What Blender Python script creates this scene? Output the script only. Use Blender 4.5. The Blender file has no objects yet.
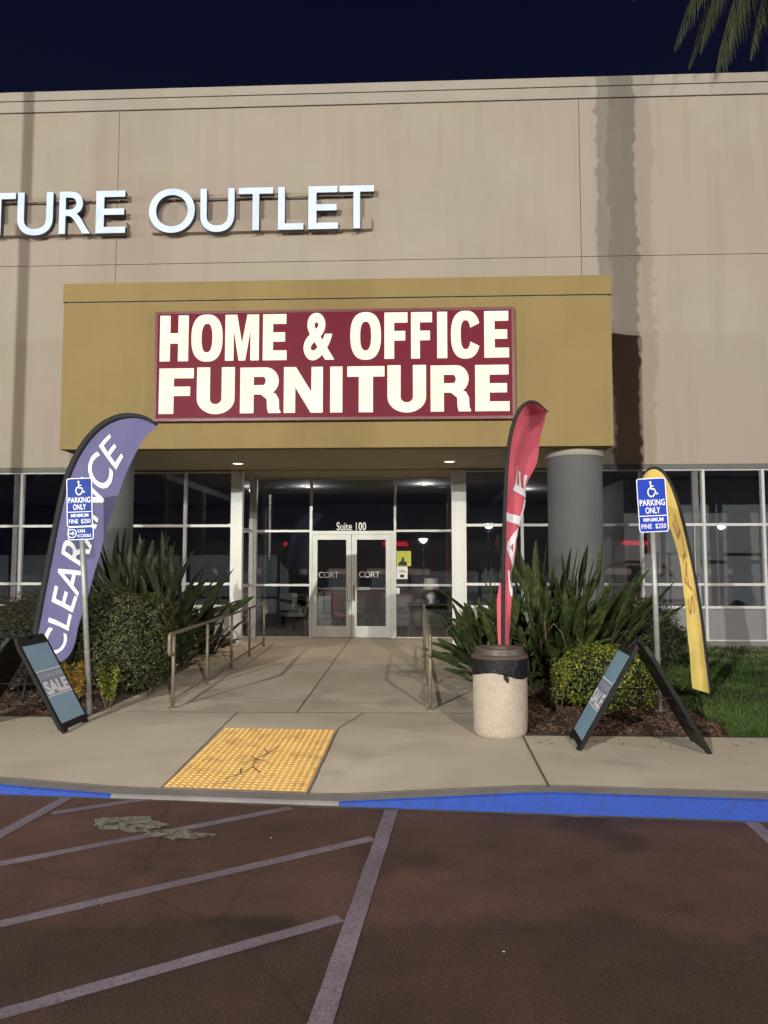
import bpy, bmesh, math, random
from math import pi, sin, cos, tan, atan, radians, sqrt, hypot
from mathutils import Vector, Matrix, noise

random.seed(7)
C = bpy.context.scene.collection
R = random.uniform

# ------------------------------------------------------------------ camera numbers
F, CAM_H = 769.0, 1.8
TILT, YAW = atan(55 / 769.0), radians(2.5)

def ray(px, py):
    x = (px - 384) / F; z = -(py - 512) / F; y = 1.0
    y, z = y * cos(TILT) - z * sin(TILT), y * sin(TILT) + z * cos(TILT)
    return Vector((x * cos(YAW) - y * sin(YAW), x * sin(YAW) + y * cos(YAW), z))

def at(px, py, Y):                       # survey helper: point on the upright plane at distance Y
    r = ray(px, py); t = Y / r.y
    return Vector((r.x * t, Y, r.z * t + CAM_H))

def ground(px, py, z=0.0):               # survey helper: point on the level z
    r = ray(px, py); t = (z - CAM_H) / r.z
    return Vector((r.x * t, r.y * t, z))

# ------------------------------------------------------------------ materials
def new_mat(name):
    m = bpy.data.materials.new(name); m.use_nodes = True
    nt = m.node_tree; nt.nodes.clear()
    return m, nt

def N(nt, typ, **kw):
    n = nt.nodes.new(typ)
    for k, v in kw.items(): setattr(n, k, v)
    return n

def mat(name, base, rough=0.6, var=0.15, scale=3.0, bump=0.0, bscale=40.0, metal=0.0, emit=None, estr=0.0,
        base2=None, scale2=None, base3=None, spec=0.5, trans=0.0, stretch=None, spots=None, streak=0.0, hue=None):
    """Principled with noise-mottled colour: base <-> base2 at scale, flecked with base3 at scale2."""
    m, nt = new_mat(name); L = nt.links
    out = N(nt, 'ShaderNodeOutputMaterial'); p = N(nt, 'ShaderNodeBsdfPrincipled')
    L.new(p.outputs[0], out.inputs[0])
    geo = N(nt, 'ShaderNodeNewGeometry')
    vec = geo.outputs['Position']
    if stretch:
        mp = N(nt, 'ShaderNodeMapping'); mp.inputs['Scale'].default_value = stretch
        L.new(vec, mp.inputs[0]); vec = mp.outputs[0]
    n1 = N(nt, 'ShaderNodeTexNoise'); n1.inputs['Scale'].default_value = scale; n1.inputs['Detail'].default_value = 6
    n1.inputs['Roughness'].default_value = 0.65
    L.new(vec, n1.inputs['Vector'])
    cr = N(nt, 'ShaderNodeValToRGB')
    cr.color_ramp.elements[0].position = 0.32; cr.color_ramp.elements[1].position = 0.68
    a = base; b = base2 if base2 else tuple(min(1, c * (1 + var)) for c in base)
    if not base2: a = tuple(c * (1 - var) for c in base)
    cr.color_ramp.elements[0].color = (*a, 1); cr.color_ramp.elements[1].color = (*b, 1)
    L.new(n1.outputs['Fac'], cr.inputs[0])
    col = cr.outputs[0]
    if base3:
        n2 = N(nt, 'ShaderNodeTexNoise'); n2.inputs['Scale'].default_value = scale2 or 60
        n2.inputs['Detail'].default_value = 3
        L.new(vec, n2.inputs['Vector'])
        mr = N(nt, 'ShaderNodeMapRange'); mr.inputs[1].default_value = 0.5; mr.inputs[2].default_value = 0.68
        L.new(n2.outputs['Fac'], mr.inputs[0])
        mx = N(nt, 'ShaderNodeMixRGB'); L.new(mr.outputs[0], mx.inputs[0]); L.new(col, mx.inputs[1])
        mx.inputs[2].default_value = (*base3, 1); col = mx.outputs[0]
    def over(fac, c, blend='MIX'):
        x = N(nt, 'ShaderNodeMixRGB', blend_type=blend); L.new(fac, x.inputs[0]); L.new(col, x.inputs[1]); x.inputs[2].default_value = (*c, 1); return x.outputs[0]
    if hue:                                                        # slow drift of the paint's tint
        nh = N(nt, 'ShaderNodeTexNoise'); nh.inputs['Scale'].default_value = .45; nh.inputs['Detail'].default_value = 2; L.new(geo.outputs['Position'], nh.inputs['Vector'])
        mh = N(nt, 'ShaderNodeMapRange'); mh.inputs[1].default_value = .38; mh.inputs[2].default_value = .62; L.new(nh.outputs['Fac'], mh.inputs[0]); col = over(mh.outputs[0], hue)
    if streak:                                                     # rain streaks
        mp2 = N(nt, 'ShaderNodeMapping'); mp2.inputs['Scale'].default_value = (2.6, 2.6, .16); L.new(geo.outputs['Position'], mp2.inputs[0])
        ns = N(nt, 'ShaderNodeTexNoise'); ns.inputs['Scale'].default_value = 1.6; ns.inputs['Detail'].default_value = 5; L.new(mp2.outputs[0], ns.inputs['Vector'])
        ms_ = N(nt, 'ShaderNodeMapRange'); ms_.inputs[1].default_value = .50; ms_.inputs[2].default_value = .75; ms_.inputs[4].default_value = streak; L.new(ns.outputs['Fac'], ms_.inputs[0]); col = over(ms_.outputs[0], (.55, .52, .47), 'MULTIPLY')
    if spots:
        vo = N(nt, 'ShaderNodeTexVoronoi'); vo.inputs['Scale'].default_value = spots[0]; L.new(geo.outputs['Position'], vo.inputs['Vector'])
        mv = N(nt, 'ShaderNodeMapRange'); mv.inputs[1].default_value = spots[1]; mv.inputs[2].default_value = spots[1] * .7; mv.inputs[4].default_value = .75; L.new(vo.outputs['Distance'], mv.inputs[0]); col = over(mv.outputs[0], spots[2])
    L.new(col, p.inputs['Base Color'])
    p.inputs['Roughness'].default_value = rough; p.inputs['Metallic'].default_value = metal
    p.inputs['Specular IOR Level'].default_value = spec
    if emit:
        p.inputs['Emission Color'].default_value = (*emit, 1); p.inputs['Emission Strength'].default_value = estr
    if bump:
        nb = N(nt, 'ShaderNodeTexNoise'); nb.inputs['Scale'].default_value = bscale; nb.inputs['Detail'].default_value = 4
        L.new(vec, nb.inputs['Vector'])
        bp = N(nt, 'ShaderNodeBump'); bp.inputs['Strength'].default_value = bump; bp.inputs['Distance'].default_value = 0.02
        L.new(nb.outputs['Fac'], bp.inputs['Height']); L.new(bp.outputs[0], p.inputs['Normal'])
    if trans:
        tr = N(nt, 'ShaderNodeBsdfTranslucent'); L.new(col, tr.inputs[0])
        ms = N(nt, 'ShaderNodeMixShader'); ms.inputs[0].default_value = trans
        L.new(p.outputs[0], ms.inputs[1]); L.new(tr.outputs[0], ms.inputs[2]); L.new(ms.outputs[0], out.inputs[0])
    return m

def emis(name, col, s, uneven=0.0):
    m, nt = new_mat(name)
    out = N(nt, 'ShaderNodeOutputMaterial'); e = N(nt, 'ShaderNodeEmission')
    e.inputs[0].default_value = (*col, 1); e.inputs[1].default_value = s
    nt.links.new(e.outputs[0], out.inputs[0])
    if uneven:                                                     # tubes behind the face light it unevenly
        g = N(nt, 'ShaderNodeNewGeometry'); n = N(nt, 'ShaderNodeTexNoise'); n.inputs['Scale'].default_value = 2.2; r = N(nt, 'ShaderNodeMapRange')
        r.inputs[1].default_value = .35; r.inputs[2].default_value = .65; r.inputs[3].default_value = s * (1 - uneven); r.inputs[4].default_value = s * (1 + uneven * .5)
        nt.links.new(g.outputs['Position'], n.inputs['Vector']); nt.links.new(n.outputs['Fac'], r.inputs[0]); nt.links.new(r.outputs[0], e.inputs[1])
    return m

def glass_mat(name, tint, refl):
    m, nt = new_mat(name); L = nt.links
    out = N(nt, 'ShaderNodeOutputMaterial'); t = N(nt, 'ShaderNodeBsdfTransparent'); g = N(nt, 'ShaderNodeBsdfGlossy')
    t.inputs[0].default_value = (*tint, 1); g.inputs['Roughness'].default_value = 0.015; g.inputs[0].default_value = (.95, .97, 1, 1)
    fr = N(nt, 'ShaderNodeFresnel'); fr.inputs[0].default_value = 1.52
    ml = N(nt, 'ShaderNodeMath', operation='MULTIPLY'); ml.inputs[1].default_value = refl
    geo = N(nt, 'ShaderNodeNewGeometry'); nz = N(nt, 'ShaderNodeTexNoise'); nz.inputs['Scale'].default_value = 0.9
    bp = N(nt, 'ShaderNodeBump'); bp.inputs['Strength'].default_value = 0.02; bp.inputs['Distance'].default_value = 0.02
    L.new(geo.outputs['Position'], nz.inputs['Vector']); L.new(nz.outputs['Fac'], bp.inputs['Height']); L.new(bp.outputs[0], g.inputs['Normal'])
    L.new(fr.outputs[0], ml.inputs[0])
    mx = N(nt, 'ShaderNodeMixShader'); L.new(ml.outputs[0], mx.inputs[0]); L.new(t.outputs[0], mx.inputs[1]); L.new(g.outputs[0], mx.inputs[2])
    L.new(mx.outputs[0], out.inputs[0]); return m

M = {}
M['wall'] = mat('wall_stucco', (.385, .345, .282), .9, scale=.5, base2=(.43, .385, .318), bump=.35, bscale=70, spec=.2, hue=(.415, .345, .305), streak=.15)
M['coping'] = mat('coping_paint', (.40, .36, .315), .8, var=.06, scale=.8, bump=.1, bscale=80, spec=.2)
M['groove'] = mat('groove_recess', (.24, .205, .175), .9, var=.2)  # darker tone of the recessed joints
M['canopy'] = mat('canopy_stucco', (.265, .198, .090), .9, scale=.6, base2=(.305, .225, .100), bump=.35, bscale=70, spec=.2, streak=.14)
M['soffit'] = mat('soffit_stucco', (.46, .38, .25), .9, var=.08, scale=.9, bump=.15, bscale=90)
M['column'] = mat('column_paint', (.105, .105, .110), .75, var=.08, scale=1.5, bump=.15, bscale=110)
M['alum'] = mat('anodised_aluminium', (.42, .42, .40), .42, var=.08, scale=6, metal=.35)
M['white_frame'] = mat('white_frame_paint', (.60, .60, .59), .45, var=.05, scale=5)
M['header'] = mat('grey_header', (.13, .13, .13), .6, var=.1)
M['spandrel'] = mat('spandrel_panel', (.22, .22, .235), .35, var=.06, scale=1.2)
M['glass'] = glass_mat('window_glass', (.72, .75, .78), 2.7)
M['conc'] = mat('sidewalk_concrete', (.46, .405, .335), .85, scale=.7, base2=(.60, .53, .445), base3=(.35, .30, .24), scale2=1.3, bump=.3, bscale=130, spots=(3.1, .045, (.22, .19, .16)), hue=(.49, .425, .345))
M['kerb'] = mat('kerb_concrete', (.165, .152, .155), .85, scale=2.2, base2=(.235, .215, .22), bump=.3, bscale=90)
M['blue_paint'] = mat('blue_kerb_paint', (.007, .046, .30), .7, scale=2, base2=(.008, .052, .35), base3=(.012, .040, .24), scale2=11, bump=.3, bscale=70)
M['joint'] = mat('joint_dirt', (.09, .075, .06), .95, var=.3)
M['bedsoil'] = mat('mulch_soil', (.030, .017, .012), .95, scale=9, base2=(.075, .042, .028), base3=(.11, .07, .05), scale2=45, bump=1.0, bscale=60)
M['chip'] = mat('bark_chip', (.035, .018, .012), .9, scale=35, base2=(.16, .085, .055), base3=(.30, .2, .15), scale2=70)
M['lawnsoil'] = mat('lawn_soil', (.015, .022, .007), .95, var=.4, scale=8, bump=.8, bscale=50)
M['grass'] = mat('grass_blades', (.022, .05, .010), .6, scale=1.2, base2=(.085, .145, .03), trans=.2)
M['steel'] = mat('handrail_paint', (.20, .165, .12), .5, var=.2, scale=12, metal=.25)
M['galv'] = mat('galvanised_steel', (.32, .32, .32), .45, var=.15, scale=15, metal=.4)
M['sign_white'] = mat('sign_white', (.82, .83, .86), .4, var=.03)
M['sign_blue'] = mat('sign_blue', (.008, .045, .44), .6, var=.08, scale=4, spec=.2)
M['sign_blue_old'] = mat('sign_blue_faded', (.018, .05, .30), .6, var=.15, scale=7, spec=.2)
M['black_plastic'] = mat('black_plastic', (.009, .009, .010), .5, var=.2, scale=8, bump=.1, bscale=60, spec=.25)
M['poster'] = mat('poster_blue', (.24, .38, .52), .35, var=.06, scale=3)
M['poster_mid'] = mat('poster_slate', (.25, .28, .42), .35, var=.06, scale=3)
M['flag_blue'] = mat('flag_fabric_violet_blue', (.155, .148, .325), .8, var=.07, scale=3, trans=.25)
M['flag_red'] = mat('flag_fabric_red', (.80, .15, .215), .8, var=.06, scale=3, trans=.3)
M['flag_yellow'] = mat('flag_fabric_yellow', (.90, .68, .20), .8, var=.06, scale=3, trans=.25)
M['flag_white'] = mat('flag_print_white', (.80, .78, .84), .8, var=.03)
M['flag_brown'] = mat('flag_print_brown', (.42, .21, .09), .8, var=.15)
M['sleeve'] = mat('flag_black_sleeve', (.012, .012, .014), .75, var=.2)
M['aggregate'] = mat('exposed_aggregate', (.49, .415, .35), .9, scale=14, base2=(.58, .51, .435), base3=(.40, .33, .275), scale2=75, bump=.8, bscale=110)
M['brown_lid'] = mat('brown_plastic_lid', (.075, .052, .045), .45, var=.15, scale=8)
M['bag'] = mat('bin_bag', (.010, .010, .014), .45, var=.2, bump=.3, bscale=26, spec=.3)
M['leaf_box'] = mat('boxwood_leaf', (.030, .042, .013), .5, scale=7, base2=(.10, .115, .035), base3=(.13, .10, .035), scale2=14, trans=.15)
M['leaf_bright'] = mat('euonymus_leaf', (.045, .075, .010), .45, scale=9, base2=(.20, .24, .030), base3=(.40, .38, .05), scale2=30, trans=.2)
M['leaf_gold'] = mat('golden_leaf', (.28, .16, .015), .5, scale=14, base2=(.50, .33, .04), trans=.2)
M['leaf_red'] = mat('reddish_leaf', (.020, .026, .010), .55, scale=7, base2=(.070, .035, .018), trans=.1)
M['leaf_dark'] = mat('dark_hedge_leaf', (.020, .035, .010), .5, scale=6, base2=(.055, .075, .022), trans=.1)
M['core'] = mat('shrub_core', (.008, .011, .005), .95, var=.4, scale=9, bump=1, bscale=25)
M['strel'] = mat('strelitzia_leaf', (.018, .030, .014), .5, scale=3.5, base2=(.045, .064, .031), base3=(.07, .08, .04), scale2=18, trans=.1, spec=.35)
M['strel_green'] = mat('strelitzia_leaf_fresh', (.022, .038, .012), .5, scale=3.5, base2=(.055, .082, .026), base3=(.10, .11, .045), scale2=18, trans=.1, spec=.35)
M['dead'] = mat('dry_stalk', (.12, .085, .055), .8, var=.35, scale=15)
M['palm_leaf'] = mat('palm_leaflet', (.035, .055, .012), .5, scale=6, base2=(.12, .14, .028), trans=.2)
M['trunk'] = mat('palm_trunk', (.13, .095, .065), .95, var=.35, scale=10, bump=.9, bscale=22)
M['tactile'] = mat('tactile_yellow', (.80, .49, .16), .6, scale=3, base2=(.90, .58, .21), base3=(.62, .38, .14), scale2=7, bump=.15)
M['sign_red'] = mat('sign_face_red', (.075, .004, .013), .45, var=.06, scale=3, emit=(.34, .012, .05), estr=.24, spec=.12)
M['sign_red_rim'] = mat('sign_rim_red', (.12, .010, .022), .4, var=.06)
M['lit_cream'] = emis('sign_letter_lit', (1.0, .93, .67), 1.13, .10)
M['lit_white'] = emis('channel_letter_face', (.76, .85, 1.0), 1.02, .10)
M['letter_side'] = mat('channel_letter_return', (.045, .045, .06), .5, var=.1)
M['raceway'] = mat('raceway_metal', (.37, .31, .265), .7, var=.06)
M['lamp_lens'] = emis('downlight_lens', (1, .86, .62), 2.6)
M['in_floor'] = mat('showroom_floor', (.10, .10, .10), .35, var=.15, scale=1)
M['in_wall'] = mat('showroom_wall', (.40, .40, .42), .85, var=.05)
M['in_dark'] = mat('showroom_dark_wall', (.17, .17, .19), .9, var=.1)
M['in_ceil'] = mat('showroom_ceiling', (.30, .31, .34), .9, var=.1)
M['sofa'] = mat('sofa_fabric', (.26, .25, .23), .9, var=.08, scale=9, bump=.2)
M['red_fab'] = mat('red_upholstery', (.28, .012, .03), .8, var=.1)
M['wood'] = mat('dark_wood', (.07, .045, .03), .5, var=.25, scale=5)
M['shade'] = mat('lamp_shade_linen', (.78, .72, .62), .8, var=.04)
M['paper'] = mat('paper_white', (.78, .78, .76), .7, var=.03)
M['yellow_print'] = mat('poster_yellow', (.62, .58, .06), .6, scale=9, base2=(.35, .42, .04))
M['ink'] = mat('ink_black', (.02, .02, .02), .7, var=.1)
M['lettering_white'] = mat('vinyl_white', (.85, .85, .85), .5, var=.03)
M['lettering_grey'] = mat('vinyl_grey', (.62, .64, .66), .5, var=.03)
M['pole_dark'] = mat('lamp_post_bronze', (.05, .045, .04), .5, var=.2, metal=.3)
M['lens_hot'] = emis('street_lamp_lens', (.86, .93, 1.0), 90)
M['shop_wall'] = mat('far_shop_wall', (.20, .17, .15), .9, var=.1)
M['shop_red'] = emis('far_shop_red_sign', (1, .02, .06), 3.0)
M['added_glow'] = emis('far_shop_added_glow', (1, .72, .5), .55)
M['line'] = mat('worn_line_paint', (.135, .105, .140), .75, scale=1.8, base2=(.225, .18, .235), base3=(.105, .08, .095), scale2=55, bump=.35, bscale=150)
M['patch'] = mat('rough_repair_patch', (.012, .010, .009), .95, scale=75, base2=(.40, .36, .30), base3=(.022, .017, .014), scale2=13, bump=1.5, bscale=70)

def asphalt():
    m, nt = new_mat('asphalt'); L = nt.links
    out = N(nt, 'ShaderNodeOutputMaterial'); p = N(nt, 'ShaderNodeBsdfPrincipled'); L.new(p.outputs[0], out.inputs[0])
    g = N(nt, 'ShaderNodeNewGeometry'); v = g.outputs['Position']
    def nz(s, d=5, r=.6):
        n = N(nt, 'ShaderNodeTexNoise'); n.inputs['Scale'].default_value = s; n.inputs['Detail'].default_value = d
        n.inputs['Roughness'].default_value = r; L.new(v, n.inputs['Vector']); return n.outputs['Fac']
    def ramp(fac, stops):
        c = N(nt, 'ShaderNodeValToRGB'); e = c.color_ramp.elements
        e[0].position, e[0].color = stops[0][0], (*stops[0][1], 1); e[1].position, e[1].color = stops[1][0], (*stops[1][1], 1)
        for s in stops[2:]:
            q = e.new(s[0]); q.color = (*s[1], 1)
        L.new(fac, c.inputs[0]); return c.outputs[0]
    def mul(a, b, f=1):
        x = N(nt, 'ShaderNodeMixRGB', blend_type='MULTIPLY'); x.inputs[0].default_value = f; L.new(a, x.inputs[1]); L.new(b, x.inputs[2]); return x.outputs[0]
    c = ramp(nz(.42, 7), [(.30, (.050, .030, .026)), (.70, (.108, .060, .050))])
    c = mul(c, ramp(nz(2.7, 6, .7), [(.34, (.72, .71, .70)), (.60, (1, 1, 1))]))
    c = mul(c, ramp(nz(190, 3, .7), [(.36, (.35, .35, .35)), (.66, (1.9, 1.8, 1.75))]), .9)
    vo = N(nt, 'ShaderNodeTexVoronoi', feature='DISTANCE_TO_EDGE'); vo.inputs['Scale'].default_value = .38
    wv = N(nt, 'ShaderNodeMixRGB'); wv.inputs[0].default_value = .12; L.new(v, wv.inputs[1]); nw = N(nt, 'ShaderNodeTexNoise'); nw.inputs['Scale'].default_value = 2.5; nw.inputs['Detail'].default_value = 6; L.new(v, nw.inputs['Vector']); L.new(nw.outputs['Color'], wv.inputs[2]); L.new(wv.outputs[0], vo.inputs['Vector'])
    c = mul(c, ramp(vo.outputs['Distance'], [(.0, (.45, .45, .45)), (.006, (1, 1, 1))]), .55)
    c = mul(c, ramp(nz(75, 2, .5), [(.38, (.66, .66, .66)), (.64, (1.45, 1.42, 1.4))]), .8)
    sx = N(nt, 'ShaderNodeSeparateXYZ'); L.new(v, sx.inputs[0])       # darker near the viewer, lighter towards the kerb, with a ragged edge
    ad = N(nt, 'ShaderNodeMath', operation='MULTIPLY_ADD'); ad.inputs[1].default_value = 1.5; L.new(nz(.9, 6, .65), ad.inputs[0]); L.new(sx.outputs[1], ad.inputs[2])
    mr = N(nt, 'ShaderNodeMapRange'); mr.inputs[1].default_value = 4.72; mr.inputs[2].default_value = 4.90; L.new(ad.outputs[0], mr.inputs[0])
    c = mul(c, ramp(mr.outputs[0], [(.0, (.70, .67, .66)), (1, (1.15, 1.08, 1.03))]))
    c = mul(c, ramp(nz(1.15, 2, .4), [(.33, (.62, .60, .60)), (.40, (1, 1, 1))]), .8)
    L.new(c, p.inputs['Base Color']); p.inputs['Roughness'].default_value = .78; p.inputs['Specular IOR Level'].default_value = .35
    b = N(nt, 'ShaderNodeBump'); b.inputs['Strength'].default_value = .55; b.inputs['Distance'].default_value = .012
    L.new(nz(210, 3, .7), b.inputs['Height']); L.new(b.outputs[0], p.inputs['Normal'])
    return m
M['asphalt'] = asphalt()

# ------------------------------------------------------------------ mesh builder
ORG = {}

class MB:
    def __init__(s): s.v = []; s.f = []; s.mi = []
    def add(s, vs, fs, mi=0):
        o = len(s.v); s.v += [Vector(q) for q in vs]
        for f in fs: s.f.append([i + o for i in f]); s.mi.append(mi)
        return s
    def box(s, x0, x1, y0, y1, z0, z1, mi=0):
        return s.add([(x0, y0, z0), (x1, y0, z0), (x1, y1, z0), (x0, y1, z0), (x0, y0, z1), (x1, y0, z1), (x1, y1, z1), (x0, y1, z1)],
                     [(0, 3, 2, 1), (4, 5, 6, 7), (0, 1, 5, 4), (1, 2, 6, 5), (2, 3, 7, 6), (3, 0, 4, 7)], mi)
    def bbox(s, x0, x1, y0, y1, z0, z1, r=.02, seg=2, mi=0):      # bevelled box
        bm = bmesh.new(); bmesh.ops.create_cube(bm, size=1)
        for w in bm.verts: w.co = Vector(((x0 + x1) / 2 + w.co.x * (x1 - x0), (y0 + y1) / 2 + w.co.y * (y1 - y0), (z0 + z1) / 2 + w.co.z * (z1 - z0)))
        bmesh.ops.bevel(bm, geom=bm.edges[:], offset=r, segments=seg, profile=.5, affect='EDGES')
        bm.verts.index_update()
        s.add([w.co.copy() for w in bm.verts], [[w.index for w in f.verts] for f in bm.faces], mi); bm.free(); return s
    def tube(s, pts, r, n=8, mi=0, cap=True):
        pts = [Vector(p) for p in pts]; k = len(pts)
        rs = r if isinstance(r, (list, tuple)) else [r] * k
        o = len(s.v); ref = None
        for i, p in enumerate(pts):
            t = (pts[min(i + 1, k - 1)] - pts[max(i - 1, 0)]).normalized()
            if ref is None: ref = Vector((0, 1, 0)) if abs(t.y) < .9 else Vector((1, 0, 0))
            u = t.cross(ref)
            if u.length < .15: u = t.cross(Vector((.3, .2, .93)))
            u.normalize(); w = t.cross(u).normalized()
            for j in range(n):
                a = 2 * pi * j / n; s.v.append(p + (u * cos(a) + w * sin(a)) * rs[i])
        for i in range(k - 1):
            for j in range(n):
                s.f.append([o + i * n + j, o + i * n + (j + 1) % n, o + (i + 1) * n + (j + 1) % n, o + (i + 1) * n + j]); s.mi.append(mi)
        if cap:
            s.f.append([o + j for j in range(n)][::-1]); s.mi.append(mi)
            s.f.append([o + (k - 1) * n + j for j in range(n)]); s.mi.append(mi)
        return s
    def lathe(s, prof, c, n=32, mi=0):
        c = Vector(c); o = len(s.v)
        for r, z in prof:
            for j in range(n):
                a = 2 * pi * j / n; s.v.append(c + Vector((r * cos(a), r * sin(a), z)))
        for i in range(len(prof) - 1):
            for j in range(n):
                s.f.append([o + i * n + j, o + i * n + (j + 1) % n, o + (i + 1) * n + (j + 1) % n, o + (i + 1) * n + j]); s.mi.append(mi)
        return s
    def prism(s, poly, fn, d0, d1, mi=0):                          # 2-D polygon pushed from d0 to d1 through fn(u, v, d)
        n = len(poly)
        return s.add([fn(u, v, d0) for u, v in poly] + [fn(u, v, d1) for u, v in poly],
                     [list(range(n))[::-1], list(range(n, 2 * n))] + [[i, (i + 1) % n, n + (i + 1) % n, n + i] for i in range(n)], mi)
    def ribbon(s, pts, w, fn, d, mi=0, closed=False):              # flat stroke in 2-D
        k = len(pts); o = len(s.v)
        for i, (x, y) in enumerate(pts):
            a = pts[(i - 1) % k] if closed or i else pts[0]; b = pts[(i + 1) % k] if closed or i < k - 1 else pts[-1]
            dx, dy = b[0] - a[0], b[1] - a[1]; l = hypot(dx, dy) or 1
            nx, ny = -dy / l * w / 2, dx / l * w / 2
            s.v += [fn(x + nx, y + ny, d), fn(x - nx, y - ny, d)]
        for i in range(k if closed else k - 1):
            j = (i + 1) % k; s.f.append([o + 2 * i, o + 2 * i + 1, o + 2 * j + 1, o + 2 * j]); s.mi.append(mi)
        return s
    def text(s, body, fn, bold=0.0, ext=0.0, front=0, side=0, cuts=0, space=1.0):
        """Letters mapped through fn(u, v, w): u, v in 0..1 of the text's own box, w 0..1 back to front."""
        vs, fs = glyphs(body, bold, ext > 0, cuts, space)
        o = len(s.v); s.v += [fn(*q) for q in vs]
        for f in fs:
            s.f.append([i + o for i in f]); s.mi.append(front if all(vs[i][2] > .99 for i in f) else side)
        return s
    def xf(s, m):
        s.v = [m @ q for q in s.v]; return s
    def build(s, name, mats, parent=None, origin=None, smooth=False):
        org = Vector(origin) if origin is not None else (ORG.get(parent.name, Vector()) if parent else Vector())
        me = bpy.data.meshes.new(name); me.from_pydata([q - org for q in s.v], [], s.f)
        for m in (mats if isinstance(mats, (list, tuple)) else [mats]): me.materials.append(M[m])
        me.polygons.foreach_set('material_index', s.mi)
        if smooth: me.polygons.foreach_set('use_smooth', [True] * len(me.polygons))
        me.update()
        o = bpy.data.objects.new(name, me); C.objects.link(o)
        if parent: o.parent = parent; ORG[o.name] = org
        else: o.location = org; ORG[o.name] = org
        return o

GC = {}
def glyphs(body, bold, solid, cuts, space):
    key = (body, bold, solid, cuts, space)
    if key in GC: return GC[key]
    cu = bpy.data.curves.new('lettering', 'FONT'); cu.body = body; cu.offset = bold; cu.resolution_u = 8 if solid else 4
    cu.extrude = .5 if solid else 0; cu.space_character = space
    o = bpy.data.objects.new('lettering', cu); C.objects.link(o)
    dg = bpy.context.evaluated_depsgraph_get(); dg.update()
    me = bpy.data.meshes.new_from_object(o.evaluated_get(dg))
    bm = bmesh.new(); bm.from_mesh(me)
    bmesh.ops.triangulate(bm, faces=bm.faces[:])
    if cuts: bmesh.ops.subdivide_edges(bm, edges=bm.edges[:], cuts=cuts, use_grid_fill=True)
    bm.verts.index_update()
    xs = [w.co.x for w in bm.verts]; ys = [w.co.y for w in bm.verts]
    x0, x1, y0, y1 = min(xs), max(xs), min(ys), max(ys)
    vs = [((w.co.x - x0) / (x1 - x0), (w.co.y - y0) / (y1 - y0), (w.co.z + .5) if solid else 1.0) for w in bm.verts]
    fs = [[w.index for w in f.verts] for f in bm.faces]
    bm.free(); bpy.data.objects.remove(o); bpy.data.curves.remove(cu); bpy.data.meshes.remove(me)
    GC[key] = (vs, fs); return GC[key]

def tag(o, label, cat, group=None):
    o['label'] = label; o['category'] = cat
    if group: o['group'] = group
    return o
def thing(name, loc, label, cat, group=None):
    o = bpy.data.objects.new(name, None); C.objects.link(o); o.location = loc; o.empty_display_size = .3
    ORG[o.name] = Vector(loc); return tag(o, label, cat, group)
def struct(mb, name, mats, smooth=False, kind='structure'):
    o = mb.build(name, mats, smooth=smooth); o['kind'] = kind; return o
def rect(mb, x0, x1, y, z0, z1, mi=0):                              # upright quad facing -Y
    return mb.add([(x0, y, z0), (x1, y, z0), (x1, y, z1), (x0, y, z1)], [(0, 1, 2, 3)], mi)
def on_front(x0, x1, z0, z1, yback, yfront):                        # text box on a wall that faces -Y
    return lambda u, v, w: Vector((x0 + u * (x1 - x0), yback + w * (yfront - yback), z0 + v * (z1 - z0)))

# ------------------------------------------------------------------ ground
YW, YD, YC = 16.26, 17.48, 13.2          # window wall, door wall, canopy front
def yk(x): return 5.87 - .07 * x         # kerb face line
def lerp_tab(t, x):
    if x <= t[0][0]: return t[0][1]
    for (a, p), (b, q) in zip(t, t[1:]):
        if x <= b: return p + (q - p) * (x - a) / (b - a)
    return t[-1][1]
def hk(x): return lerp_tab([(-6.2, .15), (-3.4, .075), (-2.4, .03), (-.62, .03), (.9, .15)], x)
def sm(a): a = max(0, min(1, a)); return a * a * (3 - 2 * a)
def zw(x, y):
    a = max(0, min(1, (y - yk(x) - .20) / 1.95))
    return hk(x) * (1 - a) + .15 * a + .05 * sm((y - 8.8) / 8.2) * sm((2.6 + x + 3.6) / 2.0 if x < -3.6 else 1)

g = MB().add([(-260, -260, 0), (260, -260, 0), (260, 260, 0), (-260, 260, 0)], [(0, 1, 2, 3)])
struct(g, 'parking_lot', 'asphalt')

k = MB(); xs = [-16 + .2 * i for i in range(161)]
o = 0
for i, x in enumerate(xs):
    y, h = yk(x), hk(x)
    k.v += [Vector((x, y, -.02)), Vector((x, y + .012, max(.004, h - .012))), Vector((x, y + .028, h)), Vector((x, y + .20, h))]
for i in range(len(xs) - 1):
    xm = (xs[i] + xs[i + 1]) / 2; blue = 1 if xm < -2.4 or xm > -.55 else 0
    for j in range(3):
        k.f.append([i * 4 + j, (i + 1) * 4 + j, (i + 1) * 4 + j + 1, i * 4 + j + 1]); k.mi.append(blue if j < 2 else 0)
struct(k, 'kerb', ['kerb', 'blue_paint'])

def grid(fx, nx, ny, zf):
    mb = MB()
    for i in range(nx + 1):
        for j in range(ny + 1):
            x, y = fx(i / nx, j / ny); mb.v.append(Vector((x, y, zf(x, y))))
    for i in range(nx):
        for j in range(ny):
            a = i * (ny + 1) + j; mb.f.append([a, a + ny + 1, a + ny + 2, a + 1]); mb.mi.append(0)
    return mb
sw = grid(lambda u, v: (-16 + 32 * u, (yk(-16 + 32 * u) + .20) * (1 - v) + 17.9 * v), 128, 70, zw)
struct(sw, 'sidewalk', 'conc', smooth=True)

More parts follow.
